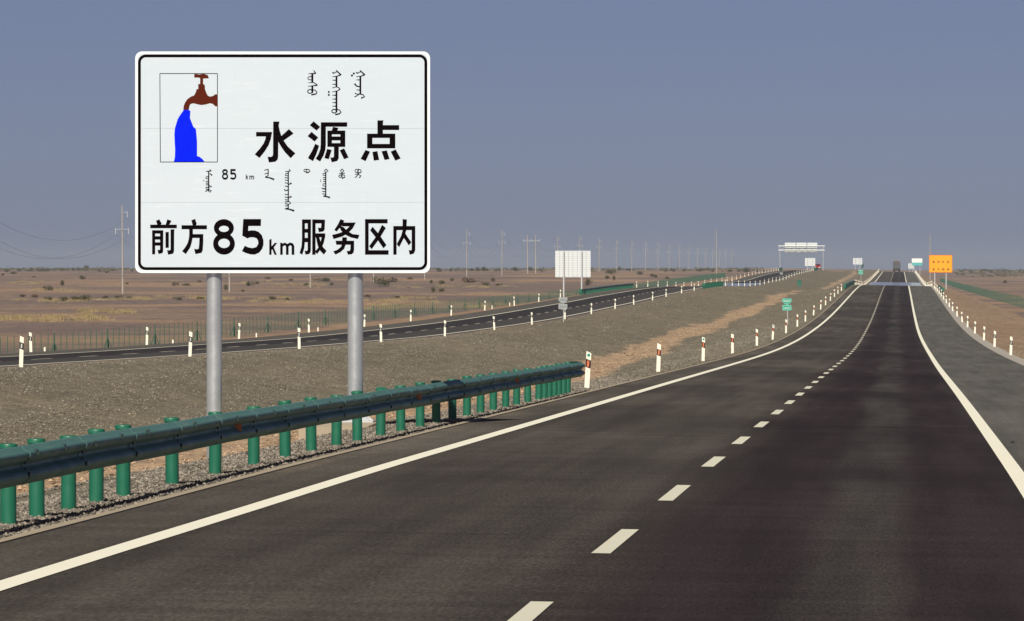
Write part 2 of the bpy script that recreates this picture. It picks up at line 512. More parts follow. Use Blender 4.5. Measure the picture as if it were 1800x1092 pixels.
PR = curve([(-80, -2.13), (0, -2.14), (46, -2.19), (65, -2.287), (80, -2.362), (100, -2.49), (125, -2.653), (150, -2.815), (180, -3.011), (220, -3.28), (260, -3.546), (300, -3.794), (350, -4.057), (400, -4.25), (460, -4.384), (520, -4.412), (600, -4.309), (700, -4.014), (800, -3.621), (900, -3.22), (1000, -2.888), (1090, -2.704), (1150, -2.75), (1250, -3.05), (1350, -3.4), (1450, -3.6), (1550, -3.5), (1650, -3.3), (1714, -3.18), (1850, -2.85), (2000, -2.45), (2200, -1.93), (2400, -1.4), (2509, -1.22), (2600, -1.25), (2750, -1.7), (3000, -2.4), (8000, -3.0)])
PL = curve([(-80, -2.3), (0, -2.3), (100, -2.45), (160, -2.70), (214, -2.98), (266, -3.30), (314, -3.56), (364, -3.77), (416, -3.97), (467, -4.04), (515, -4.07), (566, -4.04), (615, -3.94), (666, -3.79), (714, -3.64), (769, -3.45), (814, -3.26), (900, -2.98), (966, -2.79), (1075, -2.67), (1200, -2.98), (1300, -3.25), (1407, -3.2), (1457, -3.0), (1675, -2.65), (1837, -1.85), (2204, -0.83), (2350, -0.55), (2500, -0.62), (2700, -1.2), (3000, -2.2), (8000, -3.0)])
DL = curve([(-80, -4.5), (200, -5.2), (400, -5.45), (660, -5.2), (900, -5.0), (1192, -4.8), (1400, -4.6), (1573, -4.0), (2143, -2.75), (3000, -1.8), (4000, -1.0), (5500, -0.35), (7000, -2.5), (9000, -6)])
DR = curve([(-80, -4.2), (300, -5.1), (900, -5.15), (1400, -5.3), (2400, -5.2), (3500, -4.0), (5500, -1.5), (7000, -4), (9000, -8)])
XD = curve([(-80, -2.34), (46, -2.33), (92, -2.285), (150, -2.245), (240, -2.227), (350, -2.17), (500, -2.2), (610, -2.16), (720, -2.115), (870, -2.043), (975, -2.0), (1090, -1.925), (1714, -1.53), (2509, -1.27), (9000, -1.2)])

def sh(X, Y):
    """sideways drift of the near carriageway, fading out towards the other one"""
    s = XD(Y) + 2.25
    return s * np.clip((np.asarray(X, float) + 24.0) / 12.0, 0, 1)

RX0, RX1 = -6.93, 4.84       # edges of the near pavement (metres from the camera line, before drift)
LX0, LX1 = -38.35, -27.05    # edges of the opposite pavement
def road_z(u, Y): return PR(Y) - 0.018 * (u + 2.25)
def left_z(u, Y): return PL(Y) + 0.012 * (u + 26.5)

def sec_z(Y):
    """key points of the cross-section at Y: offsets and heights"""
    pr, pl, dl, dr = float(PR(Y)), float(PL(Y)), float(DL(Y)), float(DR(Y))
    far = min(1.0, max(0.0, (Y - 2600) / 300.0))
    ditch = min(pr, pl) - (1.15 - 0.35 * min(1, max(0, (Y - 250) / 300)))
    k = [(-4000, dl), (-49, dl), (-41.5, pl - 0.55), (-39.4, pl - 0.22), (LX0 - 0.1, left_z(LX0, Y) - 0.01), (LX0 + 0.1, left_z(LX0, Y) - 0.06), (LX1 - 0.1, left_z(LX1, Y) - 0.06), (LX1 + 0.08, pl + 0.01), (-26.0, pl - 0.02), (-25.0, pl - 0.12),
         (-17.2, ditch), (-14.8, ditch + 0.02), (-13.0, ditch + 0.12), (-10.8, pr - 0.52), (-9.2, pr - 0.13), (-8.35, pr + 0.055), (-7.9, pr + 0.075), (-7.3, pr + 0.075), (RX0 - 0.13, pr + 0.075), (RX0 + 0.1, pr + 0.02),
         (RX1 - 0.1, road_z(RX1, Y) - 0.06), (RX1 + 0.1, road_z(RX1, Y) - 0.06), (5.46, pr - 0.20), (6.0, pr - 0.27), (12.5, dr), (4000, dr)]
    x = np.array([a for a, _ in k])
    z = np.array([b for _, b in k])
    if far > 0:
        blend = dl + (dr - dl) * np.clip((x + 45) / 58.0, 0, 1)
        z = z * (1 - far) + blend * far
    return x, z

_PH = rng.uniform(0, 6.28, 40)
def bumps(X, Y):
    X = np.asarray(X, float); Y = np.asarray(Y, float)
    a = np.zeros(np.broadcast(X, Y).shape)
    for i, (wx, wy, am) in enumerate(((230, 310, .30), (130, 170, .22), (61, 83, .16), (37, 41, .10), (17, 23, .07), (9, 11, .04))):
        a = a + am * np.sin(X / wx * 6.28 + _PH[i] + 1.3 * np.sin(Y / wy * 3.1 + _PH[i + 8])) * np.sin(Y / wy * 6.28 + _PH[i + 16] + 1.1 * np.sin(X / wx * 2.7 + _PH[i + 24]))
    return a

def gz(X, Y):
    """ground height (world z) at one point"""
    x, z = sec_z(Y)
    u = X - float(sh(X, Y))
    h = float(np.interp(u, x, z))
    wgt = min(1, max(0, (abs(u + 17) - 33) / 25.0)) * min(1, max(0.15, Y / 900.0))
    h += float(bumps(X, Y)) * wgt
    h += hump(X, Y)
    return h + CAM_Z

def hump(X, Y):
    """low interchange bank in the far median"""
    return 2.1 * math.exp(-((Y - 2720) / 170.0) ** 2) * math.exp(-((X + 13.5) / 6.5) ** 4)

def ray(x, y, Y): # photo pixel -> world point at depth Y
    return Vector(((x - VX) * Y / F, Y, CAM_Z - (y - VY) * Y / F))

HY = np.arange(60, 5600, 2.0)
HDL, HDR = DL(HY), DR(HY)
def hit(x, y, y0=60, y1=5600):
    """where the sight line through a photo pixel meets the ground"""
    q = HY[(HY >= y0) & (HY < y1)]
    X = (x - VX) * q / F
    rz = CAM_Z - (y - VY) * q / F
    g = np.where(X < -49, HDL[(HY >= y0) & (HY < y1)], HDR[(HY >= y0) & (HY < y1)])
    ok = (X < -50) | (X > 13)
    g = g + bumps(X, q) * np.minimum(1, np.maximum(0, (np.abs(X + 17) - 33) / 25.0)) * np.minimum(1, np.maximum(.15, q / 900.0)) + CAM_Z
    w = np.nonzero(ok & (rz <= g))[0]
    if len(w) and ok[:w[0] + 1][-5:].all() and abs(x - 1457) > 120:
        return float(X[w[0]]), float(q[w[0]]), float(g[w[0]])
    Y = y0
    while Y < y1:
        p = ray(x, y, Y)
        if p.z <= gz(p.x, Y): return p.x, Y, gz(p.x, Y)
        Y += 2.0 + Y * 0.002
    p = ray(x, y, y1 - 150)
    return p.x, y1 - 150, gz(p.x, y1 - 150)

# ------------------------------------------------------------------ ground sheet
XS = np.array([-9000, -5000, -3000, -1800, -1200, -900, -700, -560, -450, -370, -310, -260, -220, -190, -165, -145, -128, -112, -98, -86, -76, -68, -61, -55, -52, -49, -45.5, -43, -41.5, -40.4, -39.4, -38.8, LX0 - 0.1, LX0 + 0.1, -33, LX1 - 0.1, LX1 + 0.08, -26.5, -26.0, -25.5, -25, -24, -23, -22, -21, -20, -19, -18, -17.2, -16.5, -15.7, -14.8, -14, -13, -12.3, -11.6, -10.8, -10.2, -9.6, -9.1, -8.7, -8.3, -7.9, -7.6, -7.3, RX0 - 0.16, RX0 + 0.1, -3, 1, RX1 - 0.1, RX1 + 0.1, 5.46, 5.7, 6.0, 6.8, 7.6, 8.6, 9.6, 11, 12.5, 14, 16, 18.5, 22, 27, 33, 41, 52, 66, 84, 110, 150, 210, 300, 450, 700, 1100, 1900, 3500, 9000], float)
YS = np.concatenate([np.arange(-80, 60, 10), np.arange(60, 300, 3), np.arange(300, 1200, 7), np.arange(1200, 2900, 14), np.arange(2900, 5700, 50), np.arange(5700, 9001, 300)]).astype(float)
def sand_lo(Y): return np.interp(Y, [60, 130, 200, 330, 500, 850, 1200], [-16.0, -16.2, -16.5, -17.7, -17.9, -17.2, -16.8]) + 0.35 * np.sin(np.asarray(Y) * 0.031)
def sand_hi(Y): return np.interp(Y, [60, 130, 200, 330, 500, 850, 1200], [-8.7, -9.0, -10.2, -13.6, -15.4, -14.6, -14.8]) + 0.3 * np.sin(np.asarray(Y) * 0.043 + 1)
verts = np.zeros((len(YS), len(XS), 3))
zone = np.zeros((len(YS), len(XS), 4), dtype=np.float32)
zone[..., 3] = 1
for j, Y in enumerate(YS):
    kx, kz = sec_z(Y)
    z = np.interp(XS, kx, kz)
    X = XS + sh(XS, Y)
    wgt = np.clip((np.abs(XS + 17) - 33) / 25.0, 0, 1) * min(1, max(0.15, Y / 900.0))
    z = z + bumps(X, np.full_like(X, Y)) * wgt
    if 2100 < Y < 3400:
        z = z + np.array([hump(float(a), float(Y)) for a in X])
    # small unevenness of the median
    inm = ((XS > -25.5) & (XS < -8.6)).astype(float)
    z = z + inm * (0.035 * np.sin(X * 2.1 + Y * 0.11) + 0.04 * np.sin(X * 0.9 - Y * 0.047 + 1))
    verts[j, :, 0] = X
    verts[j, :, 1] = Y
    verts[j, :, 2] = z + CAM_Z
    fade = 1 - min(1, max(0, (Y - 2500) / 300))
    gravel = ((XS > -26.8) & (XS < -6.8)).astype(float) * fade
    sand = np.clip(0.55 + np.minimum(XS - sand_lo(Y), sand_hi(Y) - XS) * 0.55, 0, 1) * fade
    if Y > 850:
        sand *= 0.8
    soil = (((XS > 5.0) & (XS < 13)) | ((XS < -38) & (XS > -50))).astype(float) * fade
    zone[j, :, 0] = gravel
    zone[j, :, 1] = sand
    zone[j, :, 2] = soil
nx, ny = len(XS), len(YS)
idx = np.arange(nx * ny).reshape(ny, nx)
quads = np.stack([idx[:-1, :-1], idx[:-1, 1:], idx[1:, 1:], idx[1:, :-1]], -1).reshape(-1, 4)
g_me = raw_mesh('desert_ground', verts.reshape(-1, 3), quads, M['ground'])
ca = g_me.color_attributes.new('zone', 'FLOAT_COLOR', 'POINT')
ca.data.foreach_set('color', zone.ravel())
put(link('desert_ground', g_me), kind='structure', label='brown stony desert plain with gravel median and sandy ditch')

# ------------------------------------------------------------------ pavements and markings
def strip(name, us, zf, lift, y0, y1, m, parent=None, drift=True, step=None, thick=None):
    """a sheet following the road; us = list of offsets across"""
    n = max(1, int(math.ceil((y1 - y0) / (step or 6.0))))
    ys = np.linspace(y0, y1, n + 1)
    k = len(us)
    v = np.zeros((n + 1, k, 3))
    uv = np.zeros((n + 1, k, 2))
    for i, u in enumerate(us):
        lf = lift if not isinstance(lift, (list, tuple)) else lift[i]
        v[:, i, 0] = u + (sh(np.full_like(ys, u), ys) if drift else 0)
        v[:, i, 1] = ys
        v[:, i, 2] = zf(u, ys) + CAM_Z + lf * (1 + np.maximum(ys, 0) / 350.0 if (lf < 0.02 and lf > 0) else 1)
        uv[:, i, 0] = u
        uv[:, i, 1] = ys
    ix = np.arange((n + 1) * k).reshape(n + 1, k)
    q = np.stack([ix[:-1, :-1], ix[:-1, 1:], ix[1:, 1:], ix[1:, :-1]], -1).reshape(-1, 4)
    me = raw_mesh(name, v.reshape(-1, 3), q, m)
    ul = me.uv_layers.new(name='road')
    ul.data.foreach_set('uv', uv.reshape(-1, 2)[q.ravel()].astype(np.float32).ravel())
    return link(name, me, parent)

road = strip('carriageway', [RX0, -6.0, -4.1, -2.25, -0.4, 1.5, 3.2, RX1], road_z, 0.0, -60, 2780, M['asphalt'])
put(road, kind='structure', label='dark asphalt carriageway running straight to the horizon')
road2 = strip('opposite_carriageway', [LX0, -35, -32.7, -31, -29, LX1], left_z, 0.0, -60, 2700, M['asphalt_far'])
put(road2, kind='structure', label='dark asphalt of the opposite carriageway beyond the median')
strip('edge_line', [-6.035, -5.825], road_z, 0.005, -60, 2770, M['line_paint'], road)
strip('edge_line', [1.37, 1.57], road_z, 0.005, -60, 2770, M['line_paint'], road)
strip('edge_line', [-27.75, -27.53], left_z, 0.005, -60, 2690, M['line_paint'], road2)
strip('edge_line', [-35.2, -35.0], left_z, 0.005, -60, 2690, M['line_paint'], road2)
for k in range(-1, 166):
    y1 = 46.6 + 15.0 * k
    strip('lane_dash', [-2.325, -2.175], road_z, 0.005, y1 - 6.0, y1, M['dash_paint'], road, step=2.0)
for k in range(12, 92):
    y1 = 38.0 + 15.0 * k
    strip('lane_dash', [-31.41, -31.25], left_z, 0.005, y1 - 6.0, y1, M['dash_paint'], road2, step=3.0)

# concrete edgings: low kerb on the median side, wide flat strip on the right
def edging(name, u0, u1, zf, h0, h1, y0, y1, m):
    n = int((y1 - y0) / 4)
    ys = np.linspace(y0, y1, n + 1)
    prof = [(u0, -0.15), (u0, h0), (u1, h1), (u1, -0.15)]
    v = np.zeros((n + 1, 4, 3))
    for i, (u, h) in enumerate(prof):
        jit = 0.012 * np.sin(ys * 0.9 + i) + 0.008 * np.sin(ys * 2.3)
        v[:, i, 0] = u + sh(np.full_like(ys, u), ys) + (jit if i in (0, 1) else 0)
        v[:, i, 1] = ys
        v[:, i, 2] = zf(u, ys) + CAM_Z + h
    ix = np.arange((n + 1) * 4).reshape(n + 1, 4)
    q = np.stack([ix[:-1, :-1], ix[:-1, 1:], ix[1:, 1:], ix[1:, :-1]], -1).reshape(-1, 4)
    return link(name, raw_mesh(name, v.reshape(-1, 3), q, m, smooth=False))
put(edging('kerb', RX0 - 0.10, RX0 - 0.004, road_z, 0.014, 0.012, -60, 1200, M['concrete']), kind='structure', label='pale concrete kerb along the median side of the road')
put(edging('concrete_verge', RX1 + 0.004, 5.52, road_z, 0.012, 0.006, 60, 2500, mat('pale_verge_concrete', (0.36, 0.33, 0.29), 0.9, var=0.15, scale=0.6)), kind='structure', label='pale concrete verge along the right shoulder')

# sealed transverse joints
seal = mat('joint_sealant', (0.022, 0.018, 0.019), 0.7)
for (yy, w, u0, u1) in ((352, 1.6, -6.0, 1.5), (623, 2.2, -6.2, 1.45), (118, 0.25, -2.3, 1.45), (222, 0.5, -5.9, 1.3)):
    strip('joint_seal', [u0, (u0 + u1) / 2, u1], road_z, 0.003, yy, yy + w, seal, road)

# hot shimmering air over the far dips
put(strip('mirage', [-6.6, -2, 2, 4.6], road_z, 0.05, 1470, 1660, M['mirage'], step=20), kind='stuff', label='mirage of reflected sky in the dip of the road')
put(strip('mirage', [-38, -33, -27.3], left_z, 0.05, 1260, 1450, M['mirage'], step=20), kind='stuff', label='mirage of reflected sky on the opposite carriageway')

# ------------------------------------------------------------------ loose stones (uncountable)
def scatter_stones(name, n, xr, yr, size, m, label, ypow=1.0, keep=None):
    t = rng.random(n) ** ypow
    Y = yr[0] + (yr[1] - yr[0]) * t
    U = rng.uniform(xr[0], xr[1], n)
    if keep is not None:
        k = keep(U, Y)
        U, Y = U[k], Y[k]
        n = len(U)
    z = np.zeros(n)
    o = np.argsort(Y)
    U, Y = U[o], Y[o]
    yb = np.floor(Y / 2.0) * 2.0
    for yv in np.unique(yb):
        s = yb == yv
        kx, kz = sec_z(float(yv + 1))
        z[s] = np.interp(U[s], kx, kz)
    X = U + sh(U, Y)
    inm = ((U > -25.5) & (U < -8.6)).astype(float)
    z = z + inm * (0.035 * np.sin(X * 2.1 + Y * 0.11) + 0.04 * np.sin(X * 0.9 - Y * 0.047 + 1)) + CAM_Z
    r = size[0] + (size[1] - size[0]) * rng.random(n) ** 2.5
    base = np.array([(1, 0, 0), (-1, 0, 0), (0, 1, 0), (0, -1, 0), (0, 0, 0.75), (0, 0, -0.5)], float)
    P = np.repeat(base[None], n, 0) * rng.uniform(0.6, 1.25, (n, 6, 1)) + rng.normal(0, 0.16, (n, 6, 3))
    a = rng.uniform(0, 6.28, n)
    ca_, sa_ = np.cos(a), np.sin(a)
    x = P[..., 0] * ca_[:, None] - P[..., 1] * sa_[:, None]
    y = P[..., 0] * sa_[:, None] + P[..., 1] * ca_[:, None]
    P = np.stack([x, y, P[..., 2]], -1) * r[:, None, None]
    P[..., 0] += X[:, None]
    P[..., 1] += Y[:, None]
    P[..., 2] += (z + r * 0.15)[:, None]
    tri = np.array([(4, 0, 2), (4, 2, 1), (4, 1, 3), (4, 3, 0), (5, 2, 0), (5, 1, 2), (5, 3, 1), (5, 0, 3)])
    fc = (tri[None] + (np.arange(n) * 6)[:, None, None]).reshape(-1, 3)
    me = raw_mesh(name, P.reshape(-1, 3), fc, m, smooth=False, width=3)
    tn = me.attributes.new('tone', 'FLOAT', 'POINT')
    tn.data.foreach_set('value', np.repeat(rng.beta(1.6, 1.8, n), 6).astype(np.float32))
    return put(link(name, me), kind='stuff', label=label)

def off_sand(U, Y):
    e = rng.normal(0, 0.45, len(U))
    return (U < sand_lo(Y) + e) | (U > sand_hi(Y) + e)
def on_sand(U, Y): return (U > sand_lo(Y) + 0.1) & (U < sand_hi(Y) - 0.1)
scatter_stones('shoulder_gravel', 85000, (-8.85, -7.05), (48, 200), (0.007, 0.027), M['stone_grey'], 'grey crushed stone along the guardrail', 1.5)
scatter_stones('median_gravel', 158000, (-26.6, -15.8), (105, 430), (0.009, 0.038), M['stone'], 'brown-grey gravel covering the median slope', 1.45, keep=off_sand)
scatter_stones('median_gravel', 60000, (-14.5, -7.2), (165, 600), (0.012, 0.040), M['stone'], 'gravel on the road side of the median ditch', 1.2, keep=off_sand)
scatter_stones('far_median_gravel', 32000, (-26.4, -7.6), (400, 1100), (0.02, 0.065), M['stone'], 'gravel on the distant part of the median', 1.2, keep=off_sand)
scatter_stones('ditch_clods', 36000, (-18.5, -8.9), (70, 900), (0.012, 0.075), M['stone_sand'], 'sandy clods lying in the median ditch', 1.3, keep=on_sand)
scatter_stones('verge_pebbles', 7000, (5.6, 13.0), (290, 1100), (0.02, 0.06), M['stone'], 'pebbles on the brown bank right of the road', 1.4)

# ------------------------------------------------------------------ the big water-source sign
SY = 112.5
SK = SY / F                                   # metres per photo pixel on the sign face
SX0, SZ0 = -10.05, CAM_Z + float(PR(SY))      # base of the sign
def sgn(x, y):                                # photo pixel on the sign face -> local (x, z)
    return ((x - VX) * SK - SX0, CAM_Z - (y - VY) * SK - SZ0)
sign = thing('road_sign', 'big white water source sign with a tap picture on two steel pillars', 'road sign', (SX0, SY, SZ0))

def rounded(x0, x1, z0, z1, rr, n=6):
    """outline with corner radii rr = (bl, br, tr, tl)"""
    pts = []
    for (cx, cz, r, a0) in ((x0 + rr[0], z0 + rr[0], rr[0], 180), (x1 - rr[1], z0 + rr[1], rr[1], 270), (x1 - rr[2], z1 - rr[2], rr[2], 0), (x0 + rr[3], z1 - rr[3], rr[3], 90)):
        if r <= 0:
            pts.append((cx, cz)); continue
        for i in range(n + 1):
            a = math.radians(a0 + 90 * i / n)
            pts.append((cx + r * math.cos(a), cz + r * math.sin(a)))
    return pts

L0, TOP = sgn(237.6, 90.6)
R0, BOT = sgn(756.0, 480.2)
J1, J2 = sgn(0, 226)[1], sgn(0, 356)[1]
CR = 12 * SK
jt = 0.0012
for (z0, z1, rr) in ((BOT, J2 - jt, (CR, CR, 0, 0)), (J2 + jt, J1 - jt, (0, 0, 0, 0)), (J1 + jt, TOP, (0, 0, CR, CR))):
    MB().plate(rounded(L0, R0, z0, z1, rr), 0.0, 0.006).build('panel_sheet', M['panel'], sign)
MB().box(L0 + .03, R0 - .03, 0.0075, 0.0125, J1 - .03, J1 + .03).box(L0 + .03, R0 - .03, 0.0075, 0.0125, J2 - .03, J2 + .03).build('joint_backing', M['alu_back'], sign)

def ring_frame(x0, x1, z0, z1, w, r, y0, y1):
    o = rounded(x0, x1, z0, z1, (r,) * 4, 7)
    i = rounded(x0 + w, x1 - w, z0 + w, z1 - w, (max(r - w, 0.001),) * 4, 7)
    mb = MB()
    n = len(o)
    for k in range(n):
        j = (k + 1) % n
        b = len(mb.v)
        mb.v += [(o[k][0], y0, o[k][1]), (o[j][0], y0, o[j][1]), (i[j][0], y0, i[j][1]), (i[k][0], y0, i[k][1])]
        mb.f.append((b, b + 1, b + 2, b + 3))
    return mb
bx0, bz1 = sgn(242.4, 95.8)
bx1, bz0 = sgn(751.2, 475.0)
ring_frame(bx0, bx1, bz0, bz1, 5.2 * SK, 14 * SK, -0.0015, 0).build('border_line', M['black_film'], sign)
ring_frame(L0 + .002, R0 - .002, BOT + .002, TOP - .002, 4.6 * SK, 11.8 * SK, -0.0012, 0).build('rim', M['panel_rim'], sign)

class Ink:
    """flat print: polygons and pen strokes given in pixels of an enlarged crop of the sign"""
    def __init__(s, ox, oy, sc):
        s.o = (ox, oy, sc)
        s.mb = MB()
        s.k = 0
    def P(s, p):
        return sgn(s.o[0] + p[0] / s.o[2], s.o[1] + p[1] / s.o[2])
    def y(s):
        s.k += 1
        return -0.002 - 0.00012 * s.k
    def poly(s, *pts):
        q = [s.P(p) for p in pts]
        y = s.y()
        tri = tessellate_polygon([[Vector((a, b, 0)) for a, b in q]])
        n = len(s.mb.v)
        s.mb.v += [(a, y, b) for a, b in q]
        for t in tri: s.mb.f.append(tuple(n + i for i in t))
        return s
    def rect(s, x0, y0, x1, y1):
        return s.poly((x0, y0), (x1, y0), (x1, y1), (x0, y1))
    def line(s, w, *pts):
        """pen stroke; w a width or (start, end)"""
        w0, w1 = w if isinstance(w, tuple) else (w, w)
        if s.o[2] < 5.7: w0, w1 = w0 * 1.3, w1 * 1.3
        y = s.y()
        n = len(pts)
        rows = []
        for i in range(n):
            a = Vector(pts[max(0, i - 1)]); b = Vector(pts[min(n - 1, i + 1)])
            d = (b - a)
            d = d.normalized() if d.length > 0 else Vector((1, 0))
            nn = Vector((-d.y, d.x)) * (w0 + (w1 - w0) * i / max(1, n - 1)) / 2
            c = Vector(pts[i])
            e = d * (w0 * 0.0)
            rows.append((c + nn - e, c - nn - e))
        b = len(s.mb.v)
        for l, r in rows:
            for p in (l, r):
                q = s.P(p)
                s.mb.v.append((q[0], y, q[1]))
        for i in range(n - 1):
            s.mb.f.append((b + 2 * i, b + 2 * i + 1, b + 2 * i + 3, b + 2 * i + 2))
        return s
    def arc(s, w, cx, cy, rx, ry, a0=0, a1=360, n=16):
        return s.line(w, *[(cx + rx * math.cos(math.radians(a0 + (a1 - a0) * i / n)), cy + ry * math.sin(math.radians(a0 + (a1 - a0) * i / n))) for i in range(n + 1)])
    def annulus(s, co, ro, ci, ri, n=30):
        y = s.y()
        b = len(s.mb.v)
        for i in range(n):
            a = 2 * math.pi * i / n
            for c, r in ((co, ro), (ci, ri)):
                q = s.P((c[0] + r[0] * math.cos(a), c[1] + r[1] * math.sin(a)))
                s.mb.v.append((q[0], y, q[1]))
        for i in range(n):
            j = (i + 1) % n
            s.mb.f.append((b + 2 * i, b + 2 * j, b + 2 * j + 1, b + 2 * i + 1))
        return s
    def dot(s, cx, cy, r):
        return s.poly(*[(cx + r * math.cos(i * .785), cy + r * math.sin(i * .785)) for i in range(8)])
    def done(s, name, m=None, parent=None):
        return s.mb.build(name, m or M['black_film'], parent or sign)

# --- large characters, middle line
c = Ink(430, 190, 6.207)
c.poly((312, 148), (380, 148), (372, 190), (376, 240), (368, 330), (366, 530), (360, 562), (335, 586), (265, 594), (250, 532), (288, 534), (306, 522), (310, 500))
c.poly((125, 262), (300, 262), (285, 340), (262, 405), (222, 470), (162, 545), (110, 506), (165, 445), (205, 390), (225, 345), (232, 310), (125, 310))
c.poly((484, 230), (534, 278), (425, 356), (378, 380), (368, 330), (402, 304))
c.poly((372, 195), (384, 250), (405, 318), (428, 358), (470, 420), (554, 495), (502, 548), (440, 482), (400, 425), (366, 366), (366, 300))
c.done('character')
c = Ink(430, 190, 6.207)
c.poly((753, 145), (824, 206), (785, 246), (711, 188)).poly((730, 260), (804, 322), (764, 366), (687, 306)).poly((770, 390), (813, 412), (782, 505), (746, 580), (690, 546), (735, 470))
c.poly((832, 156), (1120, 156), (1118, 204), (886, 204), (886, 400), (880, 460), (862, 515), (824, 584), (775, 554), (805, 505), (825, 450), (830, 400))
c.poly((965, 206), (1024, 218), (1010, 248), (950, 248))
c.rect(903, 246, 952, 424).rect(1044, 246, 1098, 424).rect(951, 246, 1045, 287).rect(951, 311, 1045, 353).rect(951, 383, 1045, 424)
c.poly((975, 422), (1028, 422), (1026, 550), (1010, 578), (950, 592), (935, 538), (962, 542), (974, 530)).poly((900, 446), (950, 458), (918, 558), (870, 546)).poly((1086, 440), (1134, 540), (1085, 558), (1038, 462))
c.done('character')
c = Ink(430, 190, 6.207)
c.poly((1449, 135), (1517, 135), (1510, 150), (1509, 282), (1449, 282)).rect(1507, 187, 1686, 240)
c.rect(1336, 280, 1394, 440).rect(1582, 280, 1644, 440).rect(1393, 280, 1583, 326).rect(1393, 392, 1583, 440)
c.poly((1318, 458), (1368, 476), (1320, 580), (1266, 554)).poly((1394, 480), (1448, 470), (1468, 566), (1410, 574)).poly((1494, 472), (1552, 462), (1581, 556), (1527, 567)).poly((1594, 476), (1648, 452), (1702, 550), (1644, 574))
c.done('character')
# --- bottom line
c = Ink(250, 375, 7.826)
c.poly((190, 104), (236, 84), (268, 142), (250, 160), (208, 160)).poly((345, 84), (402, 104), (372, 160), (322, 160)).rect(110, 157, 476, 206)
c.rect(136, 234, 178, 565).rect(177, 234, 290, 280).poly((245, 279), (290, 279), (288, 520), (280, 548), (225, 560), (208, 503), (236, 506), (245, 495)).rect(177, 316, 246, 362).rect(177, 400, 246, 445)
c.rect(320, 258, 366, 475).poly((390, 222), (446, 222), (440, 240), (438, 520), (425, 555), (355, 570), (342, 505), (375, 512), (390, 500))
c.done('character')
c = Ink(250, 375, 7.826)
c.poly((675, 98), (728, 77), (750, 146), (736, 168), (695, 168)).rect(541, 165, 890, 220)
c.poly((646, 219), (697, 219), (697, 287), (840, 287), (840, 400), (832, 510), (815, 545), (732, 562), (714, 490), (752, 496), (778, 485), (785, 400), (787, 340), (692, 340), (682, 400), (660, 470), (600, 562), (548, 522), (590, 470), (625, 410), (643, 340), (647, 290))
c.done('character')
def digits(c, fx, fy):
    """8 and 5 drawn from the large numerals"""
    g = lambda p: (fx(p[0]), fy(p[1]))
    sx = abs(fx(1) - fx(0)); sy = abs(fy(1) - fy(0))
    c.annulus(g((1123, 203)), (138 * sx, 122 * sy), g((1124, 215)), (68 * sx, 43 * sy))
    c.annulus(g((1125, 420)), (150 * sx, 150 * sy), g((1126, 414)), (80 * sx, 65 * sy))
    c.poly(*[g(p) for p in ((1390, 80), (1635, 80), (1632, 175), (1462, 175), (1457, 243), (1500, 235), (1550, 237), (1600, 255), (1645, 300), (1668, 370), (1668, 430), (1650, 490), (1610, 540), (1550, 568), (1490, 566), (1420, 545), (1371, 520), (1412, 447), (1460, 470), (1520, 480), (1570, 465), (1597, 420), (1594, 380), (1575, 345), (1530, 330), (1480, 332), (1448, 346), (1376, 308))])
def letters_km(c, fx, fy):
    g = lambda p: (fx(p[0]), fy(p[1]))
    c.poly(*[g(p) for p in ((80, 280), (104, 270), (104, 350), (138, 312), (164, 312), (128, 360), (160, 438), (135, 438), (112, 380), (104, 390), (104, 438), (80, 438))])
    c.poly(*[g(p) for p in ((195, 312), (220, 312), (222, 322), (245, 308), (268, 324), (300, 308), (330, 318), (344, 345), (344, 438), (316, 438), (316, 350), (302, 336), (284, 350), (284, 438), (256, 438), (256, 350), (244, 336), (222, 352), (222, 438), (195, 438))])
c = Ink(250, 375, 7.826)
digits(c, lambda x: x, lambda y: y)
c.done('number')
c = Ink(460, 375, 6.0)
letters_km(c, lambda x: x, lambda y: y)
c.done('unit')
c = Ink(460, 375, 6.0)
c.poly((425, 65), (456, 65), (456, 300), (449, 370), (428, 437), (400, 420), (420, 350), (425, 280)).rect(455, 65, 520, 107).rect(455, 165, 486, 205).rect(455, 260, 486, 305)
c.poly((485, 106), (520, 106), (518, 400), (505, 428), (462, 436), (452, 395), (476, 398), (485, 385))
c.rect(533, 65, 568, 437).poly((567, 65), (668, 68), (664, 170), (650, 192), (602, 198), (593, 152), (626, 154), (630, 107), (567, 107))
c.rect(567, 212, 670, 253).poly((572, 252), (608, 252), (628, 320), (650, 362), (684, 395), (657, 436), (620, 400), (590, 340)).poly((632, 252), (668, 252), (655, 310), (635, 360), (585, 430), (562, 405), (600, 360), (620, 310))
c.done('character')
c = Ink(460, 375, 6.0)
c.poly((831, 62), (872, 78), (845, 130), (790, 192), (766, 176), (806, 115)).poly((855, 98), (992, 98), (960, 160), (910, 210), (850, 245), (758, 272), (742, 229), (810, 212), (870, 190), (915, 150), (926, 138), (845, 138))
c.poly((832, 135), (866, 148), (900, 185), (960, 220), (1030, 228), (1016, 272), (940, 255), (880, 225), (835, 180), (822, 150))
c.poly((850, 253), (900, 255), (897, 290), (975, 290), (975, 380), (968, 415), (950, 432), (910, 436), (895, 398), (925, 398), (935, 385), (937, 332), (885, 332), (870, 375), (830, 410), (778, 436), (754, 402), (800, 385), (835, 355), (845, 332), (788, 332), (778, 290), (848, 290))
c.done('character')
c = Ink(460, 375, 6.0)
c.poly((1090, 62), (1328, 62), (1328, 107), (1128, 107), (1128, 390), (1338, 390), (1338, 437), (1090, 437))
c.poly((1270, 122), (1310, 155), (1240, 270), (1160, 378), (1133, 348), (1210, 240)).poly((1143, 180), (1170, 142), (1240, 225), (1316, 335), (1284, 370), (1215, 270))
c.done('character')
c = Ink(460, 375, 6.0)
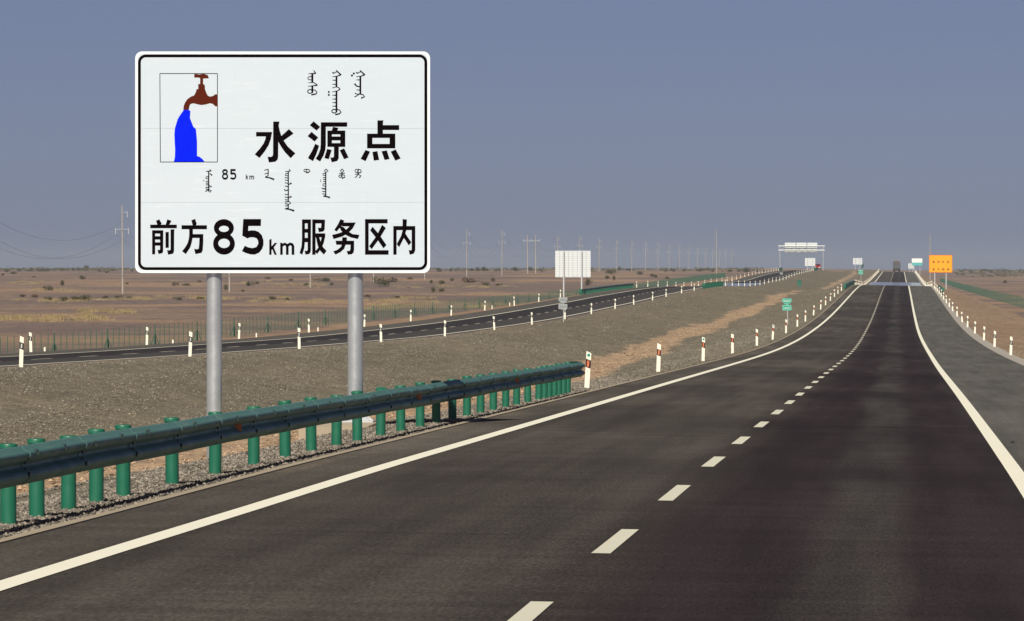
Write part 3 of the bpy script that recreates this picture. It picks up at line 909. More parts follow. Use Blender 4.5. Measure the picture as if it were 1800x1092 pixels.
c.rect(1388, 135, 1423, 437).rect(1422, 135, 1583, 178).poly((1582, 135), (1620, 135), (1620, 390), (1605, 425), (1562, 438), (1550, 388), (1575, 392), (1582, 380))
c.poly((1486, 62), (1532, 66), (1525, 180), (1500, 260), (1450, 358), (1424, 325), (1470, 240), (1486, 180)).poly((1512, 205), (1535, 245), (1578, 305), (1552, 340), (1498, 258))
c.done('character')
# --- upright Mongolian words, upper row
c = Ink(500, 100, 9.0)
c.line((12, 22), (462, 215), (495, 262)).line((20, 8), (495, 264), (430, 264), (375, 272)).line(32, (441, 262), (441, 410)).line(13, (430, 312), (385, 318), (366, 340), (385, 362), (430, 366))
c.line((6, 12), (372, 411), (460, 406)).line((12, 18), (455, 402), (522, 450)).line((18, 8), (518, 452), (430, 460), (372, 470)).line(30, (441, 462), (441, 572)).arc(15, 404, 548, 37, 30).line((12, 22, )[0:2], (440, 518), (490, 530), (515, 562), (498, 588), (425, 602))
c.done('word')
c = Ink(500, 100, 9.0)
def crown(c, dx, dy):
    c.line((26, 14), (762 + dx, 242 + dy), (778 + dx, 266 + dy)).line(13, (772 + dx, 266 + dy), (815 + dx, 240 + dy), (840 + dx, 240 + dy)).line((14, 24), (818 + dx, 213 + dy), (850 + dx, 245 + dy), (896 + dx, 288 + dy)).line((22, 8), (893 + dx, 284 + dy), (830 + dx, 308 + dy), (757 + dx, 316 + dy))
crown(c, 0, 0)
c.line(28, (823, 304), (823, 482))
for yy in (370, 435): c.line((6, 18), (755, yy), (815, yy))
c.line((10, 18), (757, 494), (820, 474), (872, 496), (878, 515)).line((18, 8), (880, 512), (840, 538), (755, 554)).line(28, (823, 540), (823, 880))
for yy in (608, 668, 725, 780): c.line((6, 18), (755, yy), (815, yy))
c.dot(702, 556, 16).dot(702, 602, 16).arc(15, 786, 860, 37, 28).line((12, 22), (823, 828), (872, 842), (896, 875), (868, 902), (803, 914))
c.done('word')
c = Ink(500, 100, 9.0)
crown(c, 377, 0)
c.line(28, (1201, 304), (1201, 585))
for yy in (365, 525): c.line((6, 18), (1132, yy), (1195, yy))
c.line((26, 16), (1108, 424), (1140, 462), (1200, 476)).dot(1098, 264, 17).dot(1068, 296, 17).line((16, 12), (1116, 574), (1145, 592), (1195, 584)).line((16, 8), (1108, 634), (1150, 615), (1190, 588)).line((14, 22), (1190, 588), (1245, 600), (1270, 630), (1212, 655))
c.done('word')
# --- small middle row
c = Ink(340, 280, 5.625)
c.line((5, 9), (160, 100), (175, 118)).line(7, (125, 121), (176, 117)).line(9, (151, 118), (151, 320)).line((12, 5), (185, 160), (160, 140)).line(6, (148, 170), (125, 176), (120, 188), (148, 196)).dot(103, 212, 6)
for yy in (216, 234, 250): c.line(6, (122, yy + 5), (151, yy))
c.line(7, (151, 255), (182, 270), (122, 280)).line(7, (118, 320), (150, 300), (178, 312), (158, 328)).line(6, (120, 292), (150, 300))
c.done('word')
c = Ink(340, 280, 5.625)
digits(c, lambda x: 282 + (x - 975) * (424 - 282) / (1668 - 975), lambda y: 97 + (y - 80) * (203 - 97) / (570 - 80))
c.done('number')
c = Ink(340, 280, 5.625)
letters_km(c, lambda x: 518 + (x - 80) * (600 - 518) / (344 - 80), lambda y: 150 + (y - 270) * (200 - 150) / (438 - 270))
c.done('unit')
c = Ink(340, 280, 5.625)
c.line(6, (700, 110), (742, 99)).line(8, (739, 98), (739, 162)).line(6, (704, 146), (739, 136)).line(7, (708, 178), (739, 163)).line((7, 13), (708, 178), (755, 184), (798, 201))
c.done('word')
c = Ink(340, 280, 5.625)
c.line((5, 9), (945, 98), (959, 118)).line(6, (908, 123), (959, 118)).line(9, (938, 118), (938, 412)).line(6, (936, 139), (910, 145), (908, 158), (936, 166))
for yy in (188, 212, 240, 272): c.line(6, (903, yy - 8), (938, yy))
c.line((13, 5), (970, 236), (944, 250)).line(8, (900, 294), (906, 312), (936, 304))
for yy in (350, 378, 404): c.line(6, (903, yy - 4), (938, yy))
c.line((13, 5), (970, 368), (944, 380)).line(7, (905, 422), (948, 418), (962, 434), (940, 447), (905, 438)).line(8, (938, 445), (938, 486)).line(6, (906, 462), (938, 460)).line(7, (905, 491), (938, 482)).line((7, 13), (905, 491), (945, 494), (997, 510))
c.done('word')
c = Ink(340, 280, 5.625)
c.arc(6, 1107, 112, 15, 12).line((6, 9), (1110, 99), (1142, 102), (1152, 116), (1140, 130), (1112, 133))
c.done('word')
c = Ink(340, 280, 5.625)
c.line(7, (1312, 98), (1331, 115), (1312, 131), (1294, 115), (1312, 98)).line(9, (1308, 130), (1308, 360)).line(6, (1306, 138), (1280, 143), (1280, 156), (1306, 162)).dot(1258, 204, 5).dot(1258, 220, 5)
for yy in (184, 202, 222): c.line(6, (1282, yy - 4), (1308, yy))
c.line(6, (1306, 240), (1280, 246), (1280, 262), (1306, 268)).line(7, (1268, 286), (1306, 298))
for yy in (292, 322, 346): c.line(6, (1274, yy - 5), (1308, yy))
c.line(7, (1284, 366), (1308, 358)).line((7, 12), (1284, 366), (1312, 368), (1350, 379))
c.done('word')
c = Ink(340, 280, 5.625)
c.line(7, (1470, 97), (1489, 115), (1470, 131), (1452, 115), (1470, 97)).line(9, (1468, 130), (1468, 180)).arc(6, 1452, 168, 15, 11).line((6, 9), (1468, 150), (1494, 160), (1498, 178), (1466, 190)).line(6, (1440, 142), (1498, 138))
c.done('word')
c = Ink(340, 280, 5.625)
c.arc(6, 1613, 116, 14, 16).line((6, 9), (1626, 98), (1654, 106), (1660, 126), (1634, 139)).line(9, (1628, 102), (1628, 152)).line(6, (1598, 150), (1628, 146)).line(6, (1598, 184), (1630, 152)).line((6, 9), (1630, 150), (1656, 164), (1640, 185))
c.done('word')
# --- tap picture
c = Ink(260, 110, 5.75)
pic = c.line(7, (121, 112), (703, 112)).line(7, (703, 112), (703, 1006)).line(7, (703, 1006), (126, 1006)).line(7, (126, 1006), (121, 112)).done('tap_picture')
c = Ink(260, 110, 5.75)
c.poly((470, 115), (520, 121), (565, 115), (605, 128), (617, 160), (558, 162), (528, 162), (520, 153), (467, 152)).rect(528, 160, 558, 220)
c.poly((508, 218), (560, 218), (575, 230), (577, 270), (590, 305), (605, 335), (625, 345), (655, 340), (680, 322), (703, 322), (703, 443), (682, 443), (655, 418), (625, 412), (580, 425), (540, 430), (500, 422), (460, 412), (430, 420), (420, 440), (413, 479), (358, 479), (362, 440), (375, 405), (400, 370), (435, 345), (465, 335), (485, 300), (492, 270), (510, 268))
c.done('tap', M['brown_film'], pic)
c = Ink(260, 110, 5.75)
c.poly((362, 479), (412, 479), (430, 492), (425, 560), (440, 600), (460, 650), (485, 672), (490, 720), (497, 800), (497, 945), (525, 955), (550, 975), (573, 1003), (262, 1003), (272, 960), (275, 880), (270, 800), (268, 720), (272, 670), (285, 625), (300, 575), (320, 540), (345, 505))
c.done('water', M['blue_film'], pic)

# --- pillars, rails, base plate, footing
PYO = 0.20
pr_ = 13.6 * SK
for (xc, ybase, nm) in ((374.5, 816, 'left'), (623.0, 742, 'right')):
    x, zb = sgn(xc, ybase)
    p = MB().tube((x, PYO, zb - (0.35 if nm == 'left' else 0.0)), (x, PYO, TOP - 0.12), pr_, n=32).build('pillar', M['galv'], sign, smooth=40)
    for zz in (BOT + 0.03, BOT + 0.9, BOT + 1.75, TOP - 0.5):
        MB().box(x - pr_ - 0.05, x + pr_ + 0.05, PYO - pr_ - 0.022, PYO - pr_ - 0.004, zz, zz + 0.07).build('clamp', M['seam_grey'], p)
for zz in (BOT + 0.055, BOT + 0.92, BOT + 1.77, TOP - 0.47):
    MB().box(L0 + 0.06, R0 - 0.06, 0.0135, 0.055, zz, zz + 0.05).build('cross_rail', M['galv'], sign)
x, zb = sgn(623.0, 742)
bp = MB().box(x - 0.30, x + 0.30, PYO - 0.30, PYO + 0.30, zb - 0.005, zb + 0.02).build('base_plate', M['galv_far'], sign)
for a in range(8):
    a = a * math.pi / 4 + 0.2
    d = Vector((math.cos(a), math.sin(a), 0)); n_ = Vector((-d.y, d.x, 0)) * 0.008
    c0 = Vector((x, PYO, zb + 0.021))
    i0, o0, i1 = c0 + d * pr_ * 0.98, c0 + d * 0.29, c0 + d * pr_ * 0.98 + Vector((0, 0, 0.26))
    o1 = c0 + d * 0.22 + Vector((0, 0, 0.06))
    MB().rings([[i0 + n_, o0 + n_, o1 + n_, i1 + n_], [i0 - n_, o0 - n_, o1 - n_, i1 - n_]]).build('gusset', M['galv_far'], bp)
fx0, _ = sgn(531, 0); fx1, _ = sgn(664, 0)
fz = zb - 0.006
MB().rings([[(fx0, PYO - 0.85, fz - 0.30), (fx1 - .12, PYO - 0.85, fz - 0.30), (fx1 - .12, PYO - 0.85, fz - 0.055), (fx0, PYO - 0.85, fz - 0.06)],
            [(fx0, PYO - 0.36, fz - 0.30), (fx1, PYO - 0.36, fz - 0.30), (fx1, PYO - 0.36, fz), (fx0, PYO - 0.36, fz)],
            [(fx0, PYO + 0.55, fz - 0.30), (fx1, PYO + 0.55, fz - 0.30), (fx1, PYO + 0.55, fz), (fx0, PYO + 0.55, fz)]]).build('footing', M['concrete'], sign)

# ------------------------------------------------------------------ guardrails
W_PROF = [(d_, h_ * 1.07 + 0.008) for d_, h_ in [(0.000, 0.155), (0.012, 0.150), (0.030, 0.128), (0.062, 0.112), (0.080, 0.098), (0.083, 0.080), (0.078, 0.062), (0.045, 0.036), (0.010, 0.020), (0.002, 0.0), (0.010, -0.020), (0.045, -0.036), (0.078, -0.062), (0.083, -0.080), (0.080, -0.098), (0.062, -0.112), (0.030, -0.128), (0.012, -0.150), (0.000, -0.155)]]
def rail_mesh(path, side, mtl, name='rail'):
    """W-beam along a list of points; side +1: hump towards +X"""
    mb = MB()
    rings = []
    for p in path:
        front = [(p[0] + side * d, p[1], p[2] + h) for d, h in W_PROF]
        back = [(p[0] + side * (d - 0.006), p[1], p[2] + h) for d, h in reversed(W_PROF)]
        rings.append(front + back)
    mb.rings(rings)
    return mb.mesh(name, mtl, 50)
def cap_mesh(r):
    mb = MB()
    n = 20
    prof = [(r + .001, -0.045), (r + .010, -0.042), (r + .012, -0.012), (r + .008, -0.004), (r * .9, -0.001), (r * .3, 0.002)]
    mb.rings([[(a * math.cos(2 * math.pi * i / n), a * math.sin(2 * math.pi * i / n), h) for i in range(n)] for a, h in prof])
    return mb.mesh('post_cap', M['green_paint'], 40)
post_me = MB().tube((0, 0, -0.6), (0, 0, 0.685), 0.07, n=24).mesh('post', M['green_paint'], 40)
cap_me = cap_mesh(0.07)
block_me = MB().box(0.062, 0.155, -0.06, 0.06, 0.40, 0.60).mesh('spacer', M['rail_paint'])
bolt_me = MB().tube((0, 0, 0), (0.016, 0, 0), 0.022, n=6).mesh('bolt', M['bolt_steel'])

def gxa(yv): return float(np.interp(yv, [50, 63, 79, 112, 160, 170], [-7.64, -7.62, -7.58, -7.50, -7.40, -7.38]))
def gxp(p): return float(np.interp(p, [0, 66, 377, 738, 998], [-7.63, -7.62, -7.58, -7.50, -7.40]))
gx = -7.6
slot_me = MB().box(-0.016, 0.012, -0.05, 0.05, -0.006, 0.012).mesh('bolt', M['bolt_steel'])
g0 = (gx, 60.0, CAM_Z + float(PR(60)) + 0.06)
gr = thing('guardrail', 'long green steel guardrail on round posts in front of the big sign', 'guardrail', g0)
post_px = [12, 66, 120, 171, 217, 302, 377, 447, 502, 549, 592, 630, 670, 706, 738, 768, 796, 821, 845.5, 868, 889, 908.8, 928.3, 947.3, 957.6, 966, 974.3, 982.7, 990.3, 998]
post_y = [52.5, 56.5] + [-gxp(p) * F / (VX - p) for p in post_px]
rnd = random.Random(3)
for i, yv in enumerate(post_y):
    p = link('post', post_me, gr, (gxa(yv) - gx + rnd.uniform(-.008, .008), yv - g0[1], CAM_Z + float(PR(yv)) + 0.075 - g0[2] + rnd.uniform(-.012, .012)))
    p.rotation_euler = (rnd.uniform(-.012, .012), rnd.uniform(-.012, .012), rnd.uniform(0, 6))
    cp = link('post_cap', cap_me, p, (0, 0, 0.69))
    k = i - 2
    if k in (12, 21): cp.rotation_euler = (0.1, 0.28, 0); cp.location = (0.012, 0, 0.70)
    if k in (8, 11): cp.rotation_euler = (0.05, 0.10, 0)
    if 49 < yv < 161:
        for dd, hh in ((0.072, 0.110), (0.090, 0.085)):
            link('bolt', slot_me, gr, (p.location.x + 0.155 + dd, p.location.y + 0.12, p.location.z + 0.508 + hh * 1.07))
    if yv < 155:
        s_ = link('spacer', block_me, gr, (p.location.x, p.location.y, p.location.z))
def rail_pt(yv, dz=0.0):
    return Vector((gxa(yv) + 0.155 - g0[0], yv - g0[1], CAM_Z + float(PR(yv)) + 0.075 + 0.505 + dz - g0[2]))
rend = 162.6
edges = [48.0]
for k in range(1, 29): edges.append(48.0 + 4.18 * k)
edges = [e for e in edges if e < rend - 2] + [rend]
for a, b in zip(edges[:-1], edges[1:]):
    pts = []
    n = 6
    for k in range(n + 1):
        t = a - 0.10 + (b + 0.10 - a + 0.10) * k / n
        q = rail_pt(t, 0.004 * math.sin(t * 0.5))
        q.x += 0.004 * math.sin(t * 0.35) + (0.0064 if k == 0 else 0.0)
        pts.append(q)
    link('rail', rail_mesh(pts, 1, M['rail_paint']), gr)
    for dy, dz in ((0.03, 0.035), (0.03, -0.035), (-0.05, 0.07), (-0.05, -0.07)):
        q = rail_pt(b - 0.1 + dy * 2.0, dz)
        link('bolt', bolt_me, gr, (q.x + (0.03 if abs(dz) < .05 else 0.085), q.y, q.z))
refl_me = MB().rings([[(0.012, -0.03, -0.05), (0.085, 0.0, -0.04), (0.085, 0.0, 0.04), (0.012, -0.03, 0.05)], [(0.012, -0.012, -0.05), (0.085, 0.012, -0.04), (0.085, 0.012, 0.04), (0.012, -0.012, 0.05)]]).mesh('reflector', mat('amber_reflector', (0.50, 0.13, 0.02), 0.35, var=0.2, scale=30))
for px_ in (423, 740, 912):
    yv = (-gxp(px_) - .22) * F / (VX - px_)
    q = rail_pt(yv)
    link('reflector', refl_me, gr, (q.x, q.y, q.z))
# bull-nose end of the rail
qe = rail_pt(rend)
nose = MB()
rings = []
for k in range(9):
    a = math.pi * 0.62 * k / 8
    cx, cy = qe.x - 0.02 - 0.20 * (1 - math.cos(a)), qe.y + 0.2 + 0.30 * math.sin(a)
    nxn, nyn = math.cos(a), math.sin(a)
    rings.append([(cx + nxn * d, cy + nyn * d, qe.z + h * 1.03) for d, h in W_PROF] + [(cx + nxn * (d - 0.008), cy + nyn * (d - 0.008), qe.z + h * 1.03) for d, h in reversed(W_PROF)])
nose.rings([[(qe.x + d, qe.y - 0.02, qe.z + h) for d, h in W_PROF] + [(qe.x + d - 0.008, qe.y - 0.02, qe.z + h) for d, h in reversed(W_PROF)]] + rings)
nose.build('end_terminal', M['rail_paint'], gr, smooth=50)

far_post = MB().tube((0, 0, -0.4), (0, 0, 0.70), 0.07, n=10).mesh('post', M['green_paint'], 40)
def far_rail(label, u, y0, y1, zf, side, sp=2.0, cat='guardrail', posts=True, drift=True, lift=0.0):
    ym = y0
    def P(yv, z): return Vector((u + (float(sh(u, yv)) if drift else 0), yv, CAM_Z + float(zf(yv)) + z + lift))
    o = P(y0, 0)
    t = thing('guardrail', label, cat, o)
    n = max(2, int((y1 - y0) / sp))
    for k in range(n + 1):
        yv = y0 + (y1 - y0) * k / n
        q = P(yv, 0) - o
        link('post', far_post, t, q)
    ns = max(1, int((y1 - y0) / 12))
    for k in range(ns):
        a = y0 + (y1 - y0) * k / ns; b = y0 + (y1 - y0) * (k + 1) / ns
        link('rail', rail_mesh([P(a, 0.55) + Vector((side * 0.15, 0, 0)) - o, P(b, 0.55) + Vector((side * 0.15, 0, 0)) - o], side, M['rail_paint']), t)
    MB().rings([[tuple(P(y0, z) - o + Vector((dx, -0.15, 0))) for dx, z in ((-0.12, 0.36), (0.24, 0.36), (0.24, 0.74), (-0.12, 0.74))], [tuple(P(y0, z) - o + Vector((dx, 0.1, 0))) for dx, z in ((-0.12, 0.36), (0.24, 0.36), (0.24, 0.74), (-0.12, 0.74))]]).build('end_terminal', M['green_paint'], t)
    return t
far_rail('green guardrail on the outer edge of the opposite carriageway below the blank sign back', -39.0, 872, 1045, lambda y: PL(y) - 0.2, 1)
far_rail('green guardrail on the median edge of the opposite carriageway seen from the side', -26.4, 966, 1075, lambda y: PL(y) + 0.02, -1)
far_rail('short dark green guardrail on the left shoulder just before the road crest', -7.45, 965, 1170, lambda y: PR(y) + 0.05, 1)
far_rail('green guardrail end on the right shoulder near the orange sign', 5.75, 930, 1010, lambda y: PR(y) - 0.2, -1)
far_rail('green guardrail farther along the right shoulder beyond the dip', 5.75, 1500, 1540, lambda y: PR(y) - 0.2, -1)
far_rail('distant green guardrail on the crest beside the gantry', -39.2, 2350, 2420, lambda y: PL(y) - 0.2, 1, lift=0.3)
far_rail('distant green guardrail below the red vehicle', -26.0, 2230, 2330, lambda y: PL(y), -1, lift=0.25)
far_rail('faint green guardrail along the top of the far interchange bank', -13.0, 2600, 2740, lambda y: -1.0 + 2.0 * np.exp(-((y - 2720) / 170.0) ** 2), 1, drift=False)

# ------------------------------------------------------------------ delineator posts
def post_body(w, d, h, slant):
    a = [(-w / 2, -d / 2), (w / 2, -d / 2), (w / 2 * .75, d / 2), (-w / 2 * .75, d / 2)]
    return MB().rings([[(x, y, -0.3) for x, y in a], [(x, y, h - slant * (x / w + 0.5)) for x, y in a]])
def band(w, d, z0, z1, slant, e=0.004):
    a = [(-w / 2 - e, -d / 2 - e), (w / 2 + e, -d / 2 - e), (w / 2 * .75 + e, d / 2 + e), (-w / 2 * .75 - e, d / 2 + e)]
    return MB().rings([[(x, y, z0 - slant * (x / w + 0.5)) for x, y in a], [(x, y, z1 - slant * (x / w + 0.5)) for x, y in a]])
PW, PD, PH = 0.118, 0.085, 0.93
body_me = post_body(PW, PD, PH, 0.05).mesh('post', M['white_post'])
band_br = band(PW, PD, 0.545, 0.745, 0.04).mesh('band', M['dark_red_band'])
band_bk = band(PW, PD, 0.545, 0.745, 0.04).mesh('band', M['black_band'])
refl_or = MB().box(-0.028, 0.022, -0.054, -0.047, 0.55, 0.70).mesh('reflector', M['orange_reflector'])
refl_pl = MB().box(-0.026, 0.020, -0.054, -0.047, 0.56, 0.69).mesh('reflector', M['pale_reflector'])
bdg = MB()
bdg.tube((0, -0.043, 0.835), (0, -0.049, 0.835), 0.038, n=16)
badge_me = bdg.mesh('badge', M['teal_badge'])
bn_ = MB()
for (x0, x1, z0, z1) in ((-.022, -.016, .826, .846), (-.016, -.006, .832, .837), (-.008, -.003, .820, .848), (.004, .020, .843, .848), (.015, .020, .820, .843), (.004, .015, .820, .825), (.006, .015, .832, .836)):
    bn_.box(x0, x1, -0.0505, -0.0485, z0, z1)
badge_txt = bn_.mesh('badge_number', M['black_film'])
ORD = ['first', 'second', 'third', 'fourth', 'fifth', 'sixth', 'seventh', 'eighth', 'ninth', 'tenth', 'eleventh', 'twelfth', 'thirteenth', 'fourteenth', 'fifteenth', 'sixteenth', 'seventeenth', 'eighteenth', 'nineteenth', 'twentieth']
def delineator(u, yv, z, label, group, kind, badge=False, drift=True, lean=None):
    x = u + (float(sh(u, yv)) if drift else 0)
    t = thing('delineator_post', label, 'delineator post', (x, yv, z), group=group)
    t.rotation_euler = (rnd.uniform(-.03, .03), rnd.gauss(0.015, 0.03) if lean is None else lean, rnd.uniform(-.1, .1))
    s_ = rnd.uniform(0.96, 1.03)
    t.scale = (1, 1, s_)
    link('post', body_me, t)
    link('band', band_br if kind == 'amber' else band_bk, t)
    link('reflector', refl_or if kind == 'amber' else refl_pl, t)
    if badge:
        b_ = link('badge', badge_me, t)
        link('badge_number', badge_txt, b_)
    return t
# near carriageway, median side: first one right after the guardrail end
mx = [1031.5, 1157, 1236, 1287.5, 1330.5, 1358, 1381.5, 1401.5, 1415.5, 1430, 1442.5, 1451, 1459.5, 1467, 1473, 1479]
for i, px_ in enumerate(mx):
    yv = 7.42 * F / (VX - px_)
    delineator(-7.42, yv, CAM_Z + float(PR(yv)) + 0.06, 'white post with amber reflector, %s after the near guardrail end' % ORD[i], 'amber delineator posts along the median edge of the near road', 'amber', badge=i in (0, 2, 5), drift=False, lean=0.06 if i == 0 else (0.035 if i == 1 else None))
for k in range(30):
    yv = 1180 + 45.0 * k
    delineator(-7.36, yv, CAM_Z + float(PR(yv)) + 0.05, 'tiny cream post along the median edge beyond the road crest', 'far delineator posts along the left edge beyond the crest', 'amber')
# right shoulder
rx_ = [1776.7, 1748, 1729.5, 1713.5, 1700.7, 1691.5, 1682.5, 1674.6, 1668.6, 1663.5, 1658.6, 1654.4, 1650.8, 1647.6, 1644.8, 1642.3]
for i, px_ in enumerate(rx_):
    yv = 5.42 * F / (px_ - VX)
    delineator(5.42, yv, CAM_Z + float(PR(yv)) - 0.17, 'black-banded white post on the right verge, %s from the picture\'s right edge' % ORD[i], 'delineator posts along the right verge', 'pale', drift=False, lean=0.035 if i < 4 else None)
for k in range(30):
    yv = 1165 + 45.0 * k
    delineator(5.35, yv, CAM_Z + float(PR(yv)) - 0.17, 'tiny cream post along the right verge beyond the road crest', 'far delineator posts along the right edge beyond the crest', 'pale')
# opposite carriageway, median side and outer side
ix_ = [37, 334, 526, 670, 782, 869, 935, 993, 1039.3, 1081, 1114, 1147, 1171, 1198, 1220]
for i, px_ in enumerate(ix_):
    yv = 26.5 * F / (VX - px_)
    delineator(-26.5, yv, CAM_Z + float(PL(yv)) + 0.01, 'black-banded white post, %s from the left on the opposite road\'s median edge' % ORD[i], 'delineator posts on the median edge of the opposite carriageway', 'dark', drift=False, lean=0.03 if i == 0 else None)
for k in range(26):
    yv = 1095 + 46.0 * k
    delineator(-26.5, yv, CAM_Z + float(PL(yv)) + 0.01, 'tiny white post on the distant median edge of the opposite road', 'far delineator posts on the median edge of the opposite carriageway', 'dark', drift=False)
ox_ = [54.5, 258, 420, 543, 640.5, 722, 793, 852, 904, 947, 985]
for i, px_ in enumerate(ox_):
    yv = 38.9 * F / (VX - px_)
    delineator(-38.9, yv, CAM_Z + float(PL(yv)) - 0.17, 'black-banded white post, %s from the left on the opposite road\'s outer edge' % ORD[i], 'delineator posts on the outer edge of the opposite carriageway', 'dark', drift=False)
for k in range(28):
    yv = 1060 + 47.0 * k
    delineator(-38.9, yv, CAM_Z + float(PL(yv)) - 0.17, 'tiny white post on the distant outer edge of the opposite road', 'far delineator posts on the outer edge of the opposite carriageway', 'dark', drift=False)
# little boundary stakes near the fence
stake_me = MB().rings([[(-.045, -.045, -.2), (.045, -.045, -.2), (.045, .045, -.2), (-.045, .045, -.2)], [(-.04, -.04, .36), (.04, -.04, .36), (.04, .04, .36), (-.04, .04, .36)]]).mesh('boundary_stake', M['white_post'])
for i, (px_, py_) in enumerate(((78.7, 617), (304, 601), (450.7, 585), (559, 567), (865, 539), (896, 538))):
    yv = 41.0 * F / (VX - px_)
    o = link('boundary_stake', stake_me, None, (-41.0, yv, gz(-41.0, yv)))
    put(o, 'short white boundary stake before the green fence, %s from the left' % ORD[i], 'stake', 'boundary stakes in front of the fence')

# ------------------------------------------------------------------ wire fences
def fence(label, u, y0, y1, sp, h, maxparts, wire_sp, drift, braced=True):
    z0 = gz(u, y0)
    o = Vector((u, y0, z0))
    t = thing('wire_fence', label, 'fence', o)
    thin = MB().tube((0, 0, -0.3), (0, 0, h), 0.024, n=6).mesh('fence_post', M['fence_green'])
    thick = MB().tube((0, 0, -0.3), (0, 0, h), 0.045, n=8).tube((0, 0.9, -0.1), (0, 0.0, h * 0.62), 0.03, n=6).tube((0, -0.9, -0.1), (0, 0, h * 0.62), 0.03, n=6).tube((0.35, 0.2, -0.1), (0, 0, h * .6), 0.03, n=6).tube((-0.35, 0.2, -0.1), (0, 0, h * .6), 0.03, n=6).mesh('fence_post', M['fence_green'])
    ys = np.arange(y0, y1, sp)
    rest = MB()
    for k, yv in enumerate(ys):
        q = Vector((u + (float(sh(u, yv)) if drift else 0), yv, gz(u, float(yv)))) - o
        if k < maxparts:
            p = link('fence_post', thick if (braced and k % 9 == 4) else thin, t, q)
            p.rotation_euler = (rnd.uniform(-.03, .03), rnd.uniform(-.02, .02), 0)
        else:
            rest.tube(q + Vector((0, 0, -.3)), q + Vector((0, 0, h)), 0.035, n=5)
    if rest.v:
        put(rest.build('far_fence_posts', M['fence_green'], t), kind='stuff')
    # welded mesh: thin upright wires and long horizontal wires
    wy = np.arange(y0, y1, wire_sp)
    zz = np.interp(wy, np.arange(y0, y1 + 10, 10), [gz(u, float(a)) for a in np.arange(y0, y1 + 10, 10)])
    xx = u + (sh(np.full_like(wy, u), wy) if drift else 0)
    n = len(wy)
    hv_ = h * (0.86 + 0.08 * np.sin(wy * 0.021) + 0.06 * np.sin(wy * 0.053 + 1) + 0.03 * np.sin(wy * 0.17))
    r = 0.0020
    V = np.zeros((n, 6, 3))
    for i in range(3):
        a = 2 * math.pi * i / 3
        for j, hh in ((0, 0.05), (1, hv_)):
            V[:, i + 3 * j, 0] = xx - o.x + r * math.cos(a)
            V[:, i + 3 * j, 1] = wy - o.y + r * math.sin(a)
            V[:, i + 3 * j, 2] = zz - o.z + hh
    fq = np.array([(0, 1, 4, 3), (1, 2, 5, 4), (2, 0, 3, 5)])
    Q = (fq[None] + (np.arange(n) * 6)[:, None, None]).reshape(-1, 4)
    put(link('wire_mesh', raw_mesh('wire_mesh', V.reshape(-1, 3), Q, M['fence_green'], smooth=False), t), kind='stuff')
    return t
fence('long green wire fence on thin posts beyond the opposite carriageway', -52.0, 395, 2150, 3.3, 1.45, 300, 0.26, False)
fence('green wire fence running back across the brown plain right of the road', 16.3, 700, 2700, 7.0, 1.5, 300, 0.55, False, braced=False)

# ------------------------------------------------------------------ power poles and cables
def power_pole(x, yv, h, label, group, double=False, arms=True):
    z = gz(x, yv)
    t = thing('power_pole', label, 'power pole', (x, yv, z), group=group)
    t.rotation_euler = (rnd.uniform(-.012, .012), rnd.uniform(-.008, .008), rnd.uniform(-.15, .15))
    if not double:
        MB().tube((0, 0, -0.5), (0, 0, h), 0.16, 0.10, n=12).build('shaft', M['pole_concrete'], t, smooth=40)
        if arms:
            MB().tube((0, 0, 3.1), (0, 0, 3.35), 0.21, 0.21, n=12).build('warning_band', M['seam_grey'], t)
            a1 = MB().box(-1.15, 1.15, -0.26, -0.16, h - 4.04, h - 3.95).build('crossarm', M['galv_arm'], t)
            a2 = MB().box(-0.2, 0.95, -0.22, -0.13, h - 1.19, h - 1.11).build('crossarm', M['galv_arm'], t)
            for (a, xx, zz) in ((a1, -1.1, h - 3.99), (a1, 1.1, h - 3.99), (a2, 0.9, h - 1.15)):
                MB().tube((xx, -0.2, zz - 0.85), (xx, -0.2, zz - 0.1), 0.05, n=8).tube((xx, -0.2, zz - .02), (xx, -0.2, zz + .2), 0.05, n=8).build('insulator', M['insulator'], a)
    else:
        for s_ in (-1.45, 1.45):
            MB().tube((s_, 0, -0.5), (s_, 0, h - 1), 0.2, 0.13, n=12).build('shaft', M['pole_concrete'], t, smooth=40)
        MB().box(-3.0, 3.0, -0.28, -0.14, h - 3.3, h - 3.08).build('crossarm', M['galv_arm'], t)
        for xx in (-2.8, 0, 2.8):
            MB().tube((xx, -0.22, h - 3.05), (xx, -0.22, h - 2.6), 0.09, n=8).build('insulator', M['insulator'], t)
    return t
LX = -130.0
line_y = [1001 + 190.5 * k for k in range(0, 25)]
names = {0: 'concrete power pole at the far left carrying the three cables', 1: 'concrete power pole with crossarms standing left of the big sign', 2: 'power pole seen under the big sign just right of its left pillar', 3: 'power pole seen under the middle of the big sign', 4: 'power pole foot seen just right of the right sign pillar', 5: 'power pole foot under the right corner of the big sign', 6: 'first power pole right of the big sign', 7: 'second power pole right of the big sign'}
for k, yv in enumerate(line_y):
    dbl = (k == 8)
    lab = names.get(k) or ('double power pole with one long crossarm left of the blank sign back' if dbl else (('power pole rising behind the %s half of the blank sign back' % ('left' if k == 9 else 'right')) if k in (9, 10) else 'faint distant power pole, %s of the row right of the blank sign back' % ORD[k - 11]))
    power_pole(LX, yv, 15.0, lab, 'power poles along the left plain', double=dbl)
